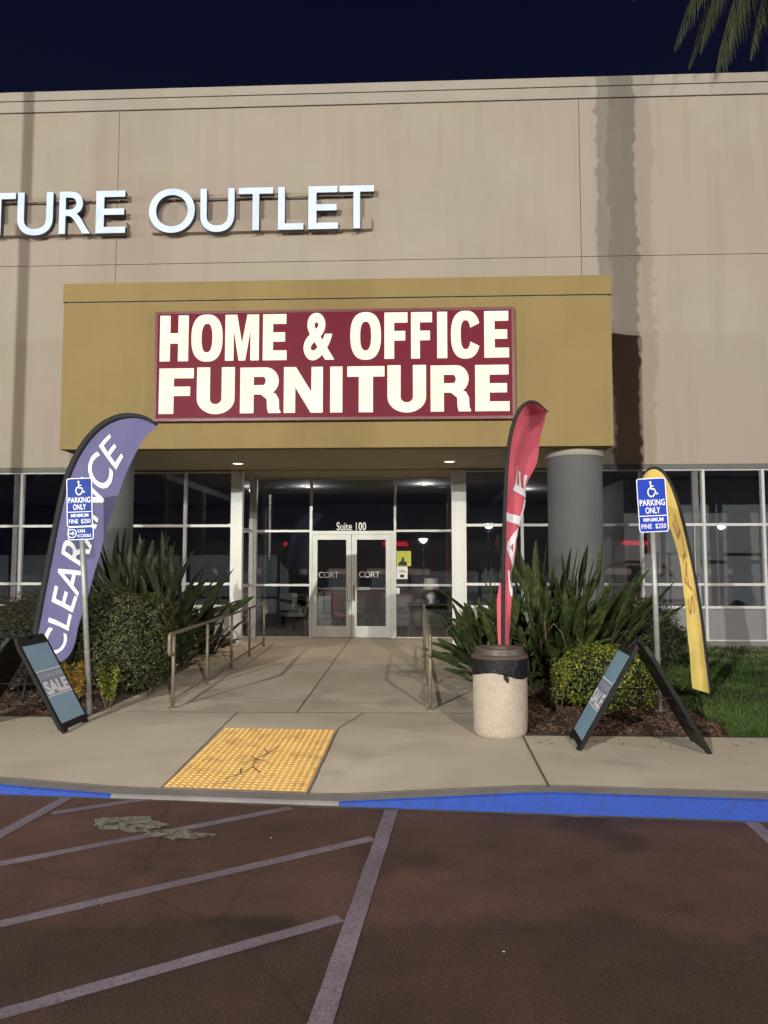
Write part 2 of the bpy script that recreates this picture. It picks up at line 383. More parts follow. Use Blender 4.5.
def strip(pts, w, lift, mb, wave=0.0):
    P = []
    for (x0, y0), (x1, y1) in zip(pts, pts[1:]):
        n = max(2, int(hypot(x1 - x0, y1 - y0) / .12))
        P += [(x0 + (x1 - x0) * i / n, y0 + (y1 - y0) * i / n) for i in range(n + (1 if (x1, y1) == pts[-1] else 0))]
    if wave: P = [(x + wave * noise.noise((x * 3, y * 3, 1)), y + wave * noise.noise((x * 3, y * 3, 7))) for x, y in P]
    mb.ribbon(P, w, lambda u, v, d: Vector((u, v, zw(u, v) + d)), lift)
jb = MB()
for pts, w in [([(-1.38, 8.80), (-1.51, 17.4)], .014), ([(-3.3, 8.78), (1.0, 8.86)], .014), ([(1.02, 7.7), (.98, yk(.98) + .16)], .018),
               ([(-2.06, 6.22), (-2.03, 7.99), (-2.05, 8.78)], .012), ([(-.86, 6.1), (-.82, 7.96), (-.62, 8.83)], .012),
               ([(-5.4, 8.4), (-5.5, yk(-5.5) + .16)], .014), ([(4.6, 7.7), (4.5, yk(4.5) + .16)], .014),
               ([(-3.45, 12.9), (.9, 12.95)], .010)]:
    strip(pts, w, .004, jb, .006)
struct(jb, 'pavement_joints', 'joint')
gp = MB()                                                            # cement wash along the kerb back edge
gp.ribbon([(x, yk(x) + .208) for x in [-16 + .25 * i for i in range(129)]], .011, lambda u, v, d: Vector((u, v, zw(u, v) + d)), .0035)
struct(gp, 'kerb_joint', 'joint')

# painted lines of the access aisle and bays
def line(a, b, w):
    mb = MB(); ax, ay = a; bx, by = b; n = 40; L = hypot(bx - ax, by - ay); dx, dy = (bx - ax) / L, (by - ay) / L
    for i in range(n + 1):
        t = i / n; x, y = ax + (bx - ax) * t, ay + (by - ay) * t
        e1 = w / 2 * (1 + .10 * noise.noise((x * 6, y * 6, 3))); e2 = w / 2 * (1 + .10 * noise.noise((x * 6, y * 6, 9)))
        mb.v += [Vector((x - dy * e1, y + dx * e1, .004)), Vector((x + dy * e2, y - dx * e2, .004))]
    for i in range(n): mb.f.append([2 * i, 2 * i + 1, 2 * i + 3, 2 * i + 2]); mb.mi.append(0)
    return mb
for a, b in [((-.20, 5.84), (-.72, -1.5)), ((-2.74, 6.03), (-3.4, -1.5)), ((2.35, 5.68), (1.85, -1.5))]:
    struct(line(a, b, .10), 'painted_line', 'line')
for a, b in [((-.30, 5.24), (-3.02, 3.27)), ((-.40, 4.07), (-3.16, 2.13)), ((-.95, 5.86), (-2.95, 4.40)), ((-2.08, 6.05), (-2.68, 5.66)), ((-.50, 2.95), (-3.2, 1.1))]:
    struct(line(a, b, .085), 'painted_line', 'line')

pm = MB(); ring = []
for cx, cy, rx, ry in [(-2.02, 5.45, .26, .15), (-1.62, 5.24, .24, .085)]:
    o = len(pm.v); pm.v.append(Vector((cx, cy, .0105)))
    for j in range(40):
        a = 2 * pi * j / 40; q = 1 + .40 * noise.noise((cos(a) * 2 + cx, sin(a) * 2, 4)) + .22 * noise.noise((cos(a) * 7, sin(a) * 7 + cx, 9))
        pm.v.append(Vector((cx + rx * q * cos(a), cy + ry * q * sin(a) + .10 * rx * cos(a) * -1, .0065 + .003 * (cx > -1.8))))
    for j in range(40): pm.f.append([o, o + 1 + j, o + 1 + (j + 1) % 40]); pm.mi.append(0)
struct(pm, 'asphalt_patch', 'patch')
lt = MB()
for _ in range(26):
    x, y = R(-3.2, 3.0), R(2.2, 5.6); s = R(.003, .008); a = R(0, 6)
    lt.add([(x + s * cos(a), y + s * sin(a), .006), (x - s * sin(a), y + s * cos(a), .009), (x - s * cos(a), y - s * sin(a), .006)], [(0, 1, 2)])
struct(lt, 'grit', 'paper', kind='stuff')

gd = MB(); o = 0; n = 300
for i in range(n + 1):
    x = -9 + 18 * i / n; e = .035 + .05 * abs(noise.noise((x * 2.1, 0, 5))) + .02 * noise.noise((x * 11, 0, 8))
    gd.v += [Vector((x, yk(x) + .002, .0035)), Vector((x, yk(x) - max(.01, e), .0035))]
for i in range(n): gd.f.append([2 * i, 2 * i + 1, 2 * i + 3, 2 * i + 2]); gd.mi.append(0)
struct(gd, 'gutter_dirt', 'joint')
fl_ = MB()
for _ in range(130):
    if random.random() < .5: x, y = R(1.1, 5.5), 7.7 - abs(random.gauss(0, .35))
    elif random.random() < .5: x, y = R(-5.5, -3.4), 8.4 - abs(random.gauss(0, .35))
    else: x, y = R(-5, 5), yk(0) + R(-.25, -.02)
    if y < yk(x) + .2: z = .006
    else: z = zw(x, y) + .004
    a = R(0, 6.28); l, w_ = R(.012, .03), R(.005, .012); d = Vector((cos(a), sin(a), R(-.1, .3))) * l; e = Vector((-sin(a), cos(a), R(-.1, .4))) * w_; c = Vector((x, y, z + .004))
    fl_.add([c - d, c + e, c + d, c - e], [(0, 1, 2, 3)])
struct(fl_, 'fallen_leaves', 'chip', kind='stuff')

# planting beds and lawn
def bed(name, x0f, x1f, y0, y1, m, amp, nx, ny):
    def zf(x, y):
        u = (x - x0f(y)) / (x1f(y) - x0f(y)); v = (y - y0) / (y1 - y0)
        e = min(1, min(u, 1 - u) * 12, min(v, 1 - v) * 14)
        return .158 + max(0, e) * (amp + amp * .8 * noise.noise((x * 1.7, y * 1.7, 0)) + .012 * noise.noise((x * 9, y * 9, 2)))
    mb = grid(lambda u, v: (x0f(y0 + v * (y1 - y0)) * (1 - u) + x1f(y0 + v * (y1 - y0)) * u, y0 + v * (y1 - y0)), nx, ny, zf)
    struct(mb, name, m, smooth=True); return zf
zl = bed('mulch_bed', lambda y: -15, lambda y: -3.64 + .012 * (y - 8.45), 8.44, 16.2, 'bedsoil', .05, 120, 90)
zr = bed('mulch_bed', lambda y: 1.06 - .012 * (y - 7.7), lambda y: 3.05 + .02 * (y - 7.7), 7.72, 16.2, 'bedsoil', .05, 60, 100)
zg = bed('lawn', lambda y: 3.055 + .02 * (y - 7.7), lambda y: 15, 7.72, 16.2, 'lawnsoil', .03, 100, 80)

mb = MB()
for i in range(15000):
    if i % 2: x, y, zf = R(1.1, 3.3), 7.78 + 5.5 * random.random() ** 1.5, zr
    else: x, y, zf = R(-6.2, -3.72), 8.5 + 5 * random.random() ** 1.4, zl
    z = zf(x, y) + R(.004, .02); l, w = R(.012, .04), R(.006, .014); a = R(0, 2 * pi); t = R(-.5, .5)
    d = Vector((cos(a), sin(a), t)) * l; e = Vector((-sin(a), cos(a), R(-.6, .6))) * w; c = Vector((x, y, z))
    mb.add([c - d - e, c + d - e * .7, c + d + e, c - d + e * .6], [(0, 1, 2, 3)])
struct(mb, 'bark_mulch', 'chip', kind='stuff')
mb = MB()
for i in range(42000):
    y = 7.76 + 8.2 * random.random() ** 1.7; x = R(3.0, 3.2 + (y - 7.0) * .75)
    if x < 3.09 + .02 * (y - 7.7) + .12 * noise.noise((y * 3, 0, 0)): continue
    z = zg(x, y) - .004; h = R(.03, .085); a = R(0, 2 * pi); w = R(.003, .006) * (1 + (y - 7.7) * .12); b = Vector((cos(a), sin(a), 0)) * R(.0, .05)
    s = Vector((-sin(a), cos(a), 0)) * w; c = Vector((x, y, z))
    mb.add([c - s, c + s, c + b * .4 + Vector((0, 0, h * .6)) + s * .7, c + b + Vector((0, 0, h))], [(0, 1, 2), (0, 2, 3)])
struct(mb, 'lawn_grass', 'grass', kind='stuff')

# tactile mat with its domes
mb = MB(); A, B, D, E_ = (-2.05, 6.24), (-.88, 6.15), (-.84, 7.93), (-1.99, 7.99)
def padpt(u, v, d):
    x = (A[0] * (1 - u) + B[0] * u) * (1 - v) + (E_[0] * (1 - u) + D[0] * u) * v
    y = (A[1] * (1 - u) + B[1] * u) * (1 - v) + (E_[1] * (1 - u) + D[1] * u) * v
    return Vector((x, y, zw(x, y) + d))
for j in range(30):
    for i in range(20):
        q = [padpt(i / 20, j / 30, .007), padpt((i + 1) / 20, j / 30, .007), padpt((i + 1) / 20, (j + 1) / 30, .007), padpt(i / 20, (j + 1) / 30, .007)]
        mb.add(q, [(0, 1, 2, 3)])
        c = padpt((i + .5) / 20, (j + .5) / 30, .007)
        if i in (9, 10) and 8 < j < 13 and random.random() < .5: continue
        v = [c + Vector((r * cos(a * pi / 4), r * sin(a * pi / 4), z)) for r, z in ((.019, 0), (.013, .0065), (.007, .008)) for a in range(8)]
        mb.add(v, [(a, (a + 1) % 8, 8 + (a + 1) % 8, 8 + a) for a in range(8)] + [(8 + a, 8 + (a + 1) % 8, 16 + (a + 1) % 8, 16 + a) for a in range(8)] + [tuple(16 + a for a in range(8))])
mb.ribbon([(0, 0), (1, 0), (1, 1), (0, 1)], 0.0, padpt, .007)
tm = mb.build('tactile_mat', 'tactile', origin=(-1.45, 7.05, zw(-1.45, 7.05)))
tag(tm, 'yellow tactile paving mat of raised domes set in the kerb ramp', 'tactile mat')
cr = MB()
for pts in [[(.47, .20), (.52, .30), (.50, .42), (.56, .52), (.60, .66)], [(.50, .42), (.45, .46)], [(.52, .30), (.60, .22)], [(.47, .20), (.38, .12)], [(.50, .42), (.58, .40)], [(.56, .52), (.50, .60)], [(.47, .20), (.44, .27)]]:
    cr.ribbon(pts, .007, padpt, .0162)
cr.build('crack', 'ink', tm)

# ------------------------------------------------------------------ store building
bld = thing('store_building', (-1.47, YW, .15), 'big beige stucco store with a mustard entrance canopy and dark storefront windows', 'building')
XL, XR, ZT, ZH = -30.0, 26.0, 12.45, 3.95
w = MB()
gaps_x = [-26.92, -16.77, -6.62, 3.53, 13.68, 23.83]; gaps_z = [8.44]
ex = [XL] + gaps_x + [XR]; ez = [ZH, 8.44, ZT - .49]; gq = .006
for i in range(len(ex) - 1):
    for j in range(len(ez) - 1):
        w.box(ex[i] + (gq if i else 0), ex[i + 1] - (gq if i < len(ex) - 2 else 0), YW - .03, YW + .02, ez[j] + (gq if j else 0), ez[j + 1] - gq)
w.box(XL, XR, YW + .02, YW + .3, ZH, ZT - .02, 1)
w.box(XL, XL + .3, YW + .3, 46, .1, ZT - .02); w.box(XR - .3, XR, YW + .3, 46, .1, ZT - .02); w.box(XL + .3, XR - .3, 45.7, 46, .1, ZT - .02)
w.build('wall', ['wall', 'groove'], bld)
p = MB(); p.box(XL, XR, YW - .045, YW + .018, ZT - .47, ZT - .225); p.box(XL, XR, YW - .055, YW + .018, ZT - .205, ZT); p.box(XL, XR, YW + .018, YW + .31, ZT - .018, ZT - .002)
p.build('parapet', 'coping', bld)
MB().box(XL + .3, XR - .3, YW + .3, 45.7, 11.6, 11.8).build('roof', 'header', bld)
h = MB(); h.box(XL, -4.0, YW - .05, YW + .12, 3.84, ZH); h.box(1.03, XR, YW - .05, YW + .12, 3.84, ZH)
h.build('window_header', 'header', bld)
b = MB(); b.box(XL, -4.0, YW - .06, YW + .2, .1, .28); b.box(1.03, XR, YW - .06, YW + .2, .1, .28)
b.build('base_kerb', 'kerb', bld)

def window(x0, x1, y, zs, spandrel, frame='white_frame', double=False, fw=.055, dz=.055):
    f = MB(); z0, z1 = zs[0], zs[-1]
    f.box(x0, x0 + fw, y - .03, y + .09, z0, z1)
    if double: f.box(x0 - .17, x0 - .06, y + .03, y + .12, z0, z1)
    for i, z in enumerate(zs):
        f.box(x0 + fw, x1, y - .022, y + .07, z - (dz / 2 if 0 < i else 0), z + (dz / 2 if i < len(zs) - 1 else 0))
    fo = f.build('window', frame, bld)
    g = MB()
    for i in range(1 if spandrel else 0, len(zs) - 1): rect(g, x0 + fw / 2, x1 + fw / 2, y + .03, zs[i], zs[i + 1])
    g.build('pane', 'glass', fo)
    if spandrel:
        q = MB().box(x0 + fw + .002, x1 - .002, y + .03, y + .05, zs[0] + dz / 2 + .002, zs[1] - dz / 2 - .002); q.build('spandrel_panel', 'spandrel', fo)
    return fo
ZF = [.28, .97, 1.44, 2.68, 3.84]
for x in [.97, 2.17, 3.40, 4.65, 5.93, 7.15, 8.4, 9.65, 10.9, 12.15]:
    nx = {.97: 2.17, 2.17: 3.40, 3.40: 4.65, 4.65: 5.93, 5.93: 7.15}.get(x, x + 1.25)
    window(x, nx, YW, ZF, True, double=(x in (5.93, 9.65)))
LX = [-14.7, -13.48, -12.26, -11.04, -9.82, -8.60, -7.40, -6.20, -5.01]
for i, x in enumerate(LX):
    window(x, LX[i + 1] if i + 1 < len(LX) else -3.98, YW, ZF, True, double=(x in (-8.60,)))
# dark returns beyond the last bays
MB().box(XL, -14.7, YW, YW + .15, .28, 3.84).build('side_panel', 'header', bld); MB().box(13.4, XR, YW, YW + .15, .28, 3.84).build('side_panel', 'header', bld)
for x in (-3.98, .72):
    q = MB(); q.box(x, x + .25, YW - .05, YW + .09, .2, 3.84); q.box(x + (.19 if x < 0 else .0), x + (.25 if x < 0 else .06), YW - .065, YW - .05, .2, 3.84)
    q.build('corner_post', 'white_frame', bld)
for x in (-3.80, .78):                                              # side lights of the recess
    q = MB(); q.box(x, x + .06, YD - .09, YD + .03, .2, 3.84)
    for z in (.23, 1.39, 2.62, 3.81): q.box(x + .01, x + .05, YW + .09, YD - .09, z - .03, z + .03)
    fo = q.build('window', 'alum', bld)
    g = MB().add([(x + .03, YW + .09, .2), (x + .03, YD - .09, .2), (x + .03, YD - .09, 3.84), (x + .03, YW + .09, 3.84)], [(0, 1, 2, 3)]); g.build('pane', 'glass', fo)
ZB = [.205, 1.39, 2.62, 3.84]
window(-3.74, -2.46, YD, ZB, False, 'alum', dz=.05); window(-.54, .78, YD, ZB, False, 'alum', dz=.05)
t = MB(); t.box(-2.46, -2.40, YD - .04, YD + .08, .2, 3.84); t.box(-.60, -.54, YD - .04, YD + .08, .2, 2.60)
t.box(-2.40, -.54, YD - .035, YD + .07, 2.54, 2.62); t.box(-2.40, -.54, YD - .02, YD + .06, 3.79, 3.84)
to = t.build('transom', 'alum', bld); g = MB(); rect(g, -2.42, -.54, YD + .03, 2.62, 3.80); g.build('pane', 'glass', to)
for s, (x0, x1) in enumerate([(-2.395, -1.505), (-1.495, -.605)]):
    d = MB(); st = .115
    d.box(x0, x0 + st, YD - .03, YD + .03, .215, 2.535); d.box(x1 - st, x1, YD - .03, YD + .03, .215, 2.535)
    d.box(x0 + st, x1 - st, YD - .028, YD + .028, .215, .47); d.box(x0 + st, x1 - st, YD - .028, YD + .028, 2.42, 2.535)
    do = d.build('door', 'alum', bld); g = MB(); rect(g, x0 + st, x1 - st, YD, .47, 2.42); g.build('pane', 'glass', do)
    q = MB(); q.tube([(x0 + .07, YD + .07, 1.31), (x1 - .07, YD + .07, 1.31)], .017, 8)
    q.bbox(*((x0 + .45, x1 - .11) if s == 0 else (x0 + .11, x0 + .42)), YD + .035, YD + .085, 1.275, 1.345, .008, 1); q.build('push_bar', 'white_frame', do)
    hx = x1 - .058 if s == 0 else x0 + .058
    q = MB(); q.tube([(hx, YD - .03, 1.38), (hx, YD - .085, 1.36), (hx, YD - .085, 1.06), (hx, YD - .03, 1.04)], .014, 8); q.build('handle', 'white_frame' if s == 0 else 'steel', do)
    if s == 0:
        q = MB(); q.box(x0 + .05, x0 + .08, YD - .036, YD - .03, 1.0, 1.16); q.build('door_label', 'paper', do)
    tx = at(318.8, 571.8, YD), at(338.7, 577.8, YD)
    if s == 1: tx = at(359, 571.5, YD), at(380, 577.5, YD)
    q = MB().text('CORT', on_front(tx[0].x, tx[1].x, tx[1].z, tx[0].z, YD - .012, YD - .012), bold=-.006, space=.86); q.build('lettering', 'lettering_grey', do)
MB().box(-3.74, .78, YD + .08, YD + .12, .15, .2).build('threshold', 'alum', bld)
# canopy
XCL, XCR, ZC0, ZC1 = -6.31, 3.36, 3.87, 6.86
c = MB(); c.box(XCL, XCR, YC, YC + .25, ZC0, 6.50); c.box(XCL - .012, XCR + .012, YC - .014, YW - .03, 6.525, ZC1)
c.box(XCL, XCL + .25, YC + .25, YW - .03, ZC0, 6.50); c.box(XCR - .25, XCR, YC + .25, YW - .03, ZC0, 6.50)
c.box(XCL + .03, XCR - .03, YC + .03, YW - .04, 6.50, 6.525, 1)
co = c.build('entrance_canopy', ['canopy', 'groove'], bld)
s = MB(); s.box(XCL + .25, XCR - .25, YC + .25, YW - .03, ZC0 + .006, ZC0 + .07); s.box(-3.98, .97, YW - .03, YD + .2, 3.845, 3.94)
s.build('soffit', 'soffit', co)
for x in (-5.72, 2.82):
    q = MB().lathe([(.48, .1), (.48, 3.74)], (x, 13.86, 0), 48); q.lathe([(.48, 3.74), (.515, 3.745), (.515, 3.866)], (x, 13.86, 0), 48, 1)
    q.build('column', ['column', 'coping'], co, smooth=False)
    for f in C.objects[-1].data.polygons: f.use_smooth = len(f.vertices) == 4
# showroom shell
q = MB(); q.box(XL + .3, XR - .3, YW + .2, 45.7, .12, .195); q.build('floor', 'in_floor', bld)
q = MB(); q.box(XL + .3, -3.86, YW + .3, 40, 4.02, 4.1); q.box(-3.86, .85, YD + .3, 40, 4.02, 4.1); q.box(.85, XR - .3, YW + .3, 40, 4.02, 4.1); q.build('ceiling', 'in_ceil', bld)
for x in (-12, -9, -6, 2.5, 5.6, 8.5): MB().box(x, x + .12, YW + 1.4, 27, 3.86, 4.018).build('ceiling_beam', 'in_wall', bld)
q = MB(); q.box(XL + .3, 5.1, 27, 27.2, .2, 4.0); q.build('interior_wall', 'in_dark', bld)
q = MB(); q.box(5.3, 15, 19.4, 19.55, .2, 4.0); q.box(5.15, 5.3, 19.4, 27, .2, 4.0); q.box(5.25, 6.3, 18.2, 18.35, .2, 2.1); q.build('partition', 'in_wall', bld)

# ------------------------------------------------------------------ lit signs
sg = thing('lit_sign', (-1.45, YC - .12, 4.4), 'red lit sign with glowing cream letters reading HOME & OFFICE FURNITURE on the canopy', 'sign')
YS = YC - .10
a0, a1 = at(155.5, 312, YS), at(515.5, 418.5, YS)
q = MB(); q.box(a0.x + .05, a1.x - .05, YS, YC, a1.z + .05, a0.z - .05); q.build('sign_panel', 'sign_red', sg)
q = MB()
q.box(a0.x, a0.x + .05, YS - .012, YC, a1.z, a0.z); q.box(a1.x - .05, a1.x, YS - .012, YC, a1.z, a0.z)
q.box(a0.x + .05, a1.x - .05, YS - .012, YC, a1.z, a1.z + .05); q.box(a0.x + .05, a1.x - .05, YS - .012, YC, a0.z - .05, a0.z); q.build('sign_frame', 'sign_red_rim', sg)
row1 = [('H', 161, 189), ('O', 192.3, 223), ('M', 226, 259.3), ('E', 263.5, 287), ('&', 304, 334.5), ('O', 350.5, 381), ('F', 384.5, 407.5), ('F', 411, 432), ('I', 437, 447), ('C', 450.8, 480), ('E', 484, 508.5)]
row2 = [('F', 160, 194), ('U', 197.7, 235), ('R', 240.8, 281), ('N', 284.3, 323), ('I', 330.5, 342.5), ('T', 347.5, 384.5), ('U', 387.5, 426), ('R', 430.5, 470.5), ('E', 475, 509)]
def heavy(mb, ch, fn):
    """Heavy grotesque capitals drawn as outlines in a unit box."""
    def se(a, rx, ry, p=2.5): c, s_ = cos(a), sin(a); return .5 + rx * math.copysign(abs(c) ** (2 / p), c), .5 + ry * math.copysign(abs(s_) ** (2 / p), s_)
    def band(o_, i_, closed=False):
        n = len(o_); k = len(mb.v); mb.v += [fn(*q, 1) for q in o_] + [fn(*q, 1) for q in i_] + [fn(*q, 0) for q in o_] + [fn(*q, 0) for q in i_]
        for a in range(n if closed else n - 1):
            b = (a + 1) % n
            for f in ((a, b, n + b, n + a), (2 * n + a, 2 * n + b, b, a), (n + a, n + b, 3 * n + b, 3 * n + a)): mb.f.append([k + j for j in f]); mb.mi.append(0)
        if not closed:
            for a in (0, n - 1): mb.f.append([k + a, k + n + a, k + 3 * n + a, k + 2 * n + a]); mb.mi.append(0)
    P = lambda poly: mb.prism(poly, fn, 0, 1)
    if ch == 'H': P([(0, 0), (.35, 0), (.35, .39), (.65, .39), (.65, 0), (1, 0), (1, 1), (.65, 1), (.65, .61), (.35, .61), (.35, 1), (0, 1)])
    elif ch == 'E': P([(0, 0), (1, 0), (1, .205), (.42, .205), (.42, .405), (.93, .405), (.93, .60), (.42, .60), (.42, .795), (.98, .795), (.98, 1), (0, 1)])
    elif ch == 'F': P([(0, 0), (.42, 0), (.42, .395), (.90, .395), (.90, .595), (.42, .595), (.42, .785), (1, .785), (1, 1), (0, 1)])
    elif ch == 'I': P([(0, 0), (1, 0), (1, 1), (0, 1)])
    elif ch == 'T': P([(.31, 0), (.69, 0), (.69, .78), (1, .78), (1, 1), (0, 1), (0, .78), (.31, .78)])
    elif ch == 'N': P([(0, 0), (.29, 0), (.29, .56), (.69, 0), (1, 0), (1, 1), (.71, 1), (.71, .45), (.31, 1), (0, 1)])
    elif ch == 'M': P([(0, 0), (.245, 0), (.245, .70), (.405, 0), (.595, 0), (.755, .70), (.755, 0), (1, 0), (1, 1), (.655, 1), (.5, .36), (.345, 1), (0, 1)])
    elif ch == 'U':
        A = [pi + pi * i / 16 for i in range(17)]
        band([(0, 1)] + [(.5 + .5 * cos(a) , .33 + .33 * sin(a)) for a in A] + [(1, 1)], [(.34, 1)] + [(.5 + .16 * cos(a), .33 + .12 * sin(a)) for a in A] + [(.66, 1)])
    elif ch == 'O': A = [2 * pi * i / 40 for i in range(40)]; band([se(a, .5, .5) for a in A], [se(a, .18, .31) for a in A], True)
    elif ch == 'C': A = [radians(24 + 312 * i / 36) for i in range(37)]; band([se(a, .5, .5) for a in A], [se(a, .17, .31) for a in A])
    elif ch == 'R':
        P([(0, 0), (.33, 0), (.33, 1), (0, 1)]); A = [pi / 2 - pi * i / 14 for i in range(15)]
        band([(.33, 1)] + [(.64 + .31 * cos(a), .705 + .295 * sin(a)) for a in A] + [(.33, .41)], [(.33, .80)] + [(.56 + .07 * cos(a), .705 + .095 * sin(a)) for a in A] + [(.33, .61)])
        mb.prism([(.48, .43), (.66, .30), (.67, .10), (.70, 0), (1, 0), (1, .03), (.965, .08), (.955, .30), (.88, .42), (.76, .46)], fn, 0, .94)
    else: mb.text(ch, fn, bold=.03, ext=1)
    return mb
for row, yt, yb in ((row1, 313.8, 359.5), (row2, 367, 412.5)):
    zt, zb = at(335, yt, YS).z, at(335, yb, YS).z
    for ch, xa, xb in row:
        x0, x1 = at(xa, yt, YS).x, at(xb, yt, YS).x; e = .012 if ch in 'OCU&' else 0
        heavy(MB(), ch, on_front(x0, x1, zb - e, zt + e, YS - .002, YS - .028)).build('letter', 'lit_cream', sg)

sg2 = thing('channel_letter_sign', (-5.3, YW - .05, 9.2), 'white lit channel letters reading FURNITURE OUTLET high on the beige wall', 'sign')
YL = YW - .32
zt, zb = at(190, 189, YL).z, at(190, 231.5, YL).z
for ch, xa, xb in [('F', -196, -169), ('U', -163, -128), ('R', -121, -90), ('N', -84, -46), ('I', -38, -32), ('T', -20, 15.5), ('U', 17.5, 53), ('R', 59.2, 90.6), ('E', 96, 125.5),
                   ('O', 149, 194.8), ('U', 200.3, 234.4), ('T', 238.6, 273), ('L', 278, 303.5), ('E', 308.3, 338), ('T', 339.5, 374)]:
    x0, x1 = at(xa, 210, YL).x, at(xb, 210, YL).x; e = .02 if ch in 'OU' else 0
    MB().text(ch, on_front(x0, x1, zb - e, zt + (.02 if ch == 'O' else 0), YL + .13, YL), bold=.007, ext=1, front=0, side=1).build('letter', ['lit_white', 'letter_side'], sg2)
xa, xb = at(-198, 200, YL).x, at(371, 200, YL).x
q = MB(); q.box(xa, at(125, 200, YL).x, YL + .135, YW - .03, zb + .05, zb + .30); q.box(at(150, 200, YL).x, xb, YL + .135, YW - .03, zb + .05, zb + .30)
q.box(xa, at(125, 200, YL).x, YL + .135, YL + .17, zt - .15, zt - .11); q.box(at(150, 200, YL).x, xb, YL + .135, YL + .17, zt - .15, zt - .11)
x = xa + .2
while x < xb:
    if not (at(127, 200, YL).x < x < at(148, 200, YL).x): q.box(x, x + .05, YL + .17, YW - .03, zt - .15, zt - .12)
    x += .62
q.build('raceway', 'raceway', sg2)

p0, p1 = at(336.5, 522.2, YD), at(366, 530.3, YD)
q = MB().text('Suite 100', on_front(p0.x, p1.x, p1.z, p0.z, YD + .022, YD + .022), bold=.008); 
tag(q.build('window_lettering', 'lettering_white', origin=(-1.5, YD + .02, 2.65)), 'white Suite 100 lettering on the glass above the entrance doors', 'lettering')
# papers on the right-hand sidelight
def paper(name, px0, py0, px1, py1, m, label, cat, dy=.018):
    a, b = at(px0, py0, YD), at(px1, py1, YD); y = YD + dy
    q = MB().box(a.x, b.x, y, y + .004, b.z, a.z)
    o = q.build(name, m, origin=((a.x + b.x) / 2, y, b.z)); return tag(o, label, cat)
po = paper('window_poster', 396.5, 551, 411, 566, 'yellow_print', 'yellow and green poster on the sidelight right of the doors', 'poster')
q = MB(); a = at(398, 565.5, YD); b = at(407, 557, YD)
q.prism([(0, 0), (1, 0), (.95, .45), (.7, .5), (.62, .95), (.45, 1), (.38, .55), (.1, .4)], lambda u, v, d: Vector((a.x + u * (b.x - a.x), YD + .018 - d, a.z + v * (b.z - a.z))), 0, .002); q.build('figure_print', 'ink', po)
po = paper('window_notice', 395.5, 566.5, 407.5, 579, 'paper', 'white paper notice taped below the yellow poster', 'notice', .012)
q = MB(); a = at(400, 577.5, YD); b = at(404, 574.5, YD)
q.box(a.x, b.x, YD + .010, YD + .012, a.z, b.z); q.box(a.x - .03, b.x + .06, YD + .010, YD + .012, b.z + .05, b.z + .062); q.box(a.x - .03, b.x + .03, YD + .010, YD + .012, b.z + .08, b.z + .092); q.build('print', 'ink', po)
paper('window_sticker', 394.8, 588, 399.5, 594, 'paper', 'small white sticker low on the sidelight beside the right door', 'sticker', .012)

for px, py, lb in ((238, 463.5, 'round lit downlight in the canopy soffit above the left corner post'), (449.5, 461.5, 'round lit downlight in the canopy soffit near the red flag')):
    r = ray(px, py); tt = (ZC0 - CAM_H) / r.z; c = (r.x * tt, r.y * tt, ZC0)
    t = thing('ceiling_downlight', c, lb, 'ceiling light', 'downlights in the canopy')
    MB().lathe([(.10, .004), (.125, -.012), (.14, -.006), (.14, .004)], c, 28).build('trim_ring', 'white_frame', t, smooth=True)
    q = MB().lathe([(.10, -.004), (.05, -.008), (.001, -.009)], c, 28); q.build('lens', 'lamp_lens', t)
    L = bpy.data.lights.new('downlight_bulb', 'SPOT'); L.energy = 110; L.color = (1, .80, .55); L.shadow_soft_size = .07; L.spot_size = radians(115); L.spot_blend = 1
    lo = bpy.data.objects.new('downlight_bulb', L); C.objects.link(lo); lo.parent = t; lo.location = (0, 0, -.03)

# ------------------------------------------------------------------ showroom furniture seen through the glass
def sofa(x, y, w, d, label, m='sofa'):
    t = thing('sofa', (x, y, .195), label, 'sofa')
    MB().bbox(x - w / 2, x + w / 2, y - d / 2, y + d / 2, .32, .50, .03).build('base', m, t)
    MB().bbox(x - w / 2, x + w / 2, y + d / 2 - .22, y + d / 2, .5, 1.05, .06).build('backrest', m, t)
    for s in (-1, 1): MB().bbox(x + s * w / 2 - .1, x + s * w / 2 + .1, y - d / 2, y + d / 2 - .22, .5, .80, .05).build('armrest', m, t)
    n = 2
    for i in range(n): MB().bbox(x - w / 2 + .1 + i * (w - .2) / n, x - w / 2 + .1 + (i + 1) * (w - .2) / n, y - d / 2 + .02, y + d / 2 - .22, .5, .63, .04).build('seat_cushion', m, t)
    for sx in (-1, 1):
        for sy in (-1, 1): MB().box(x + sx * (w / 2 - .08) - .03, x + sx * (w / 2 - .08) + .03, y + sy * (d / 2 - .08) - .03, y + sy * (d / 2 - .08) + .03, .195, .32).build('leg', 'wood', t)
sofa(-2.25, 19.6, 1.25, .85, 'pale sofa seen through the left entrance door'); sofa(-.7, 20.0, 1.2, .85, 'pale sofa seen through the right entrance door')
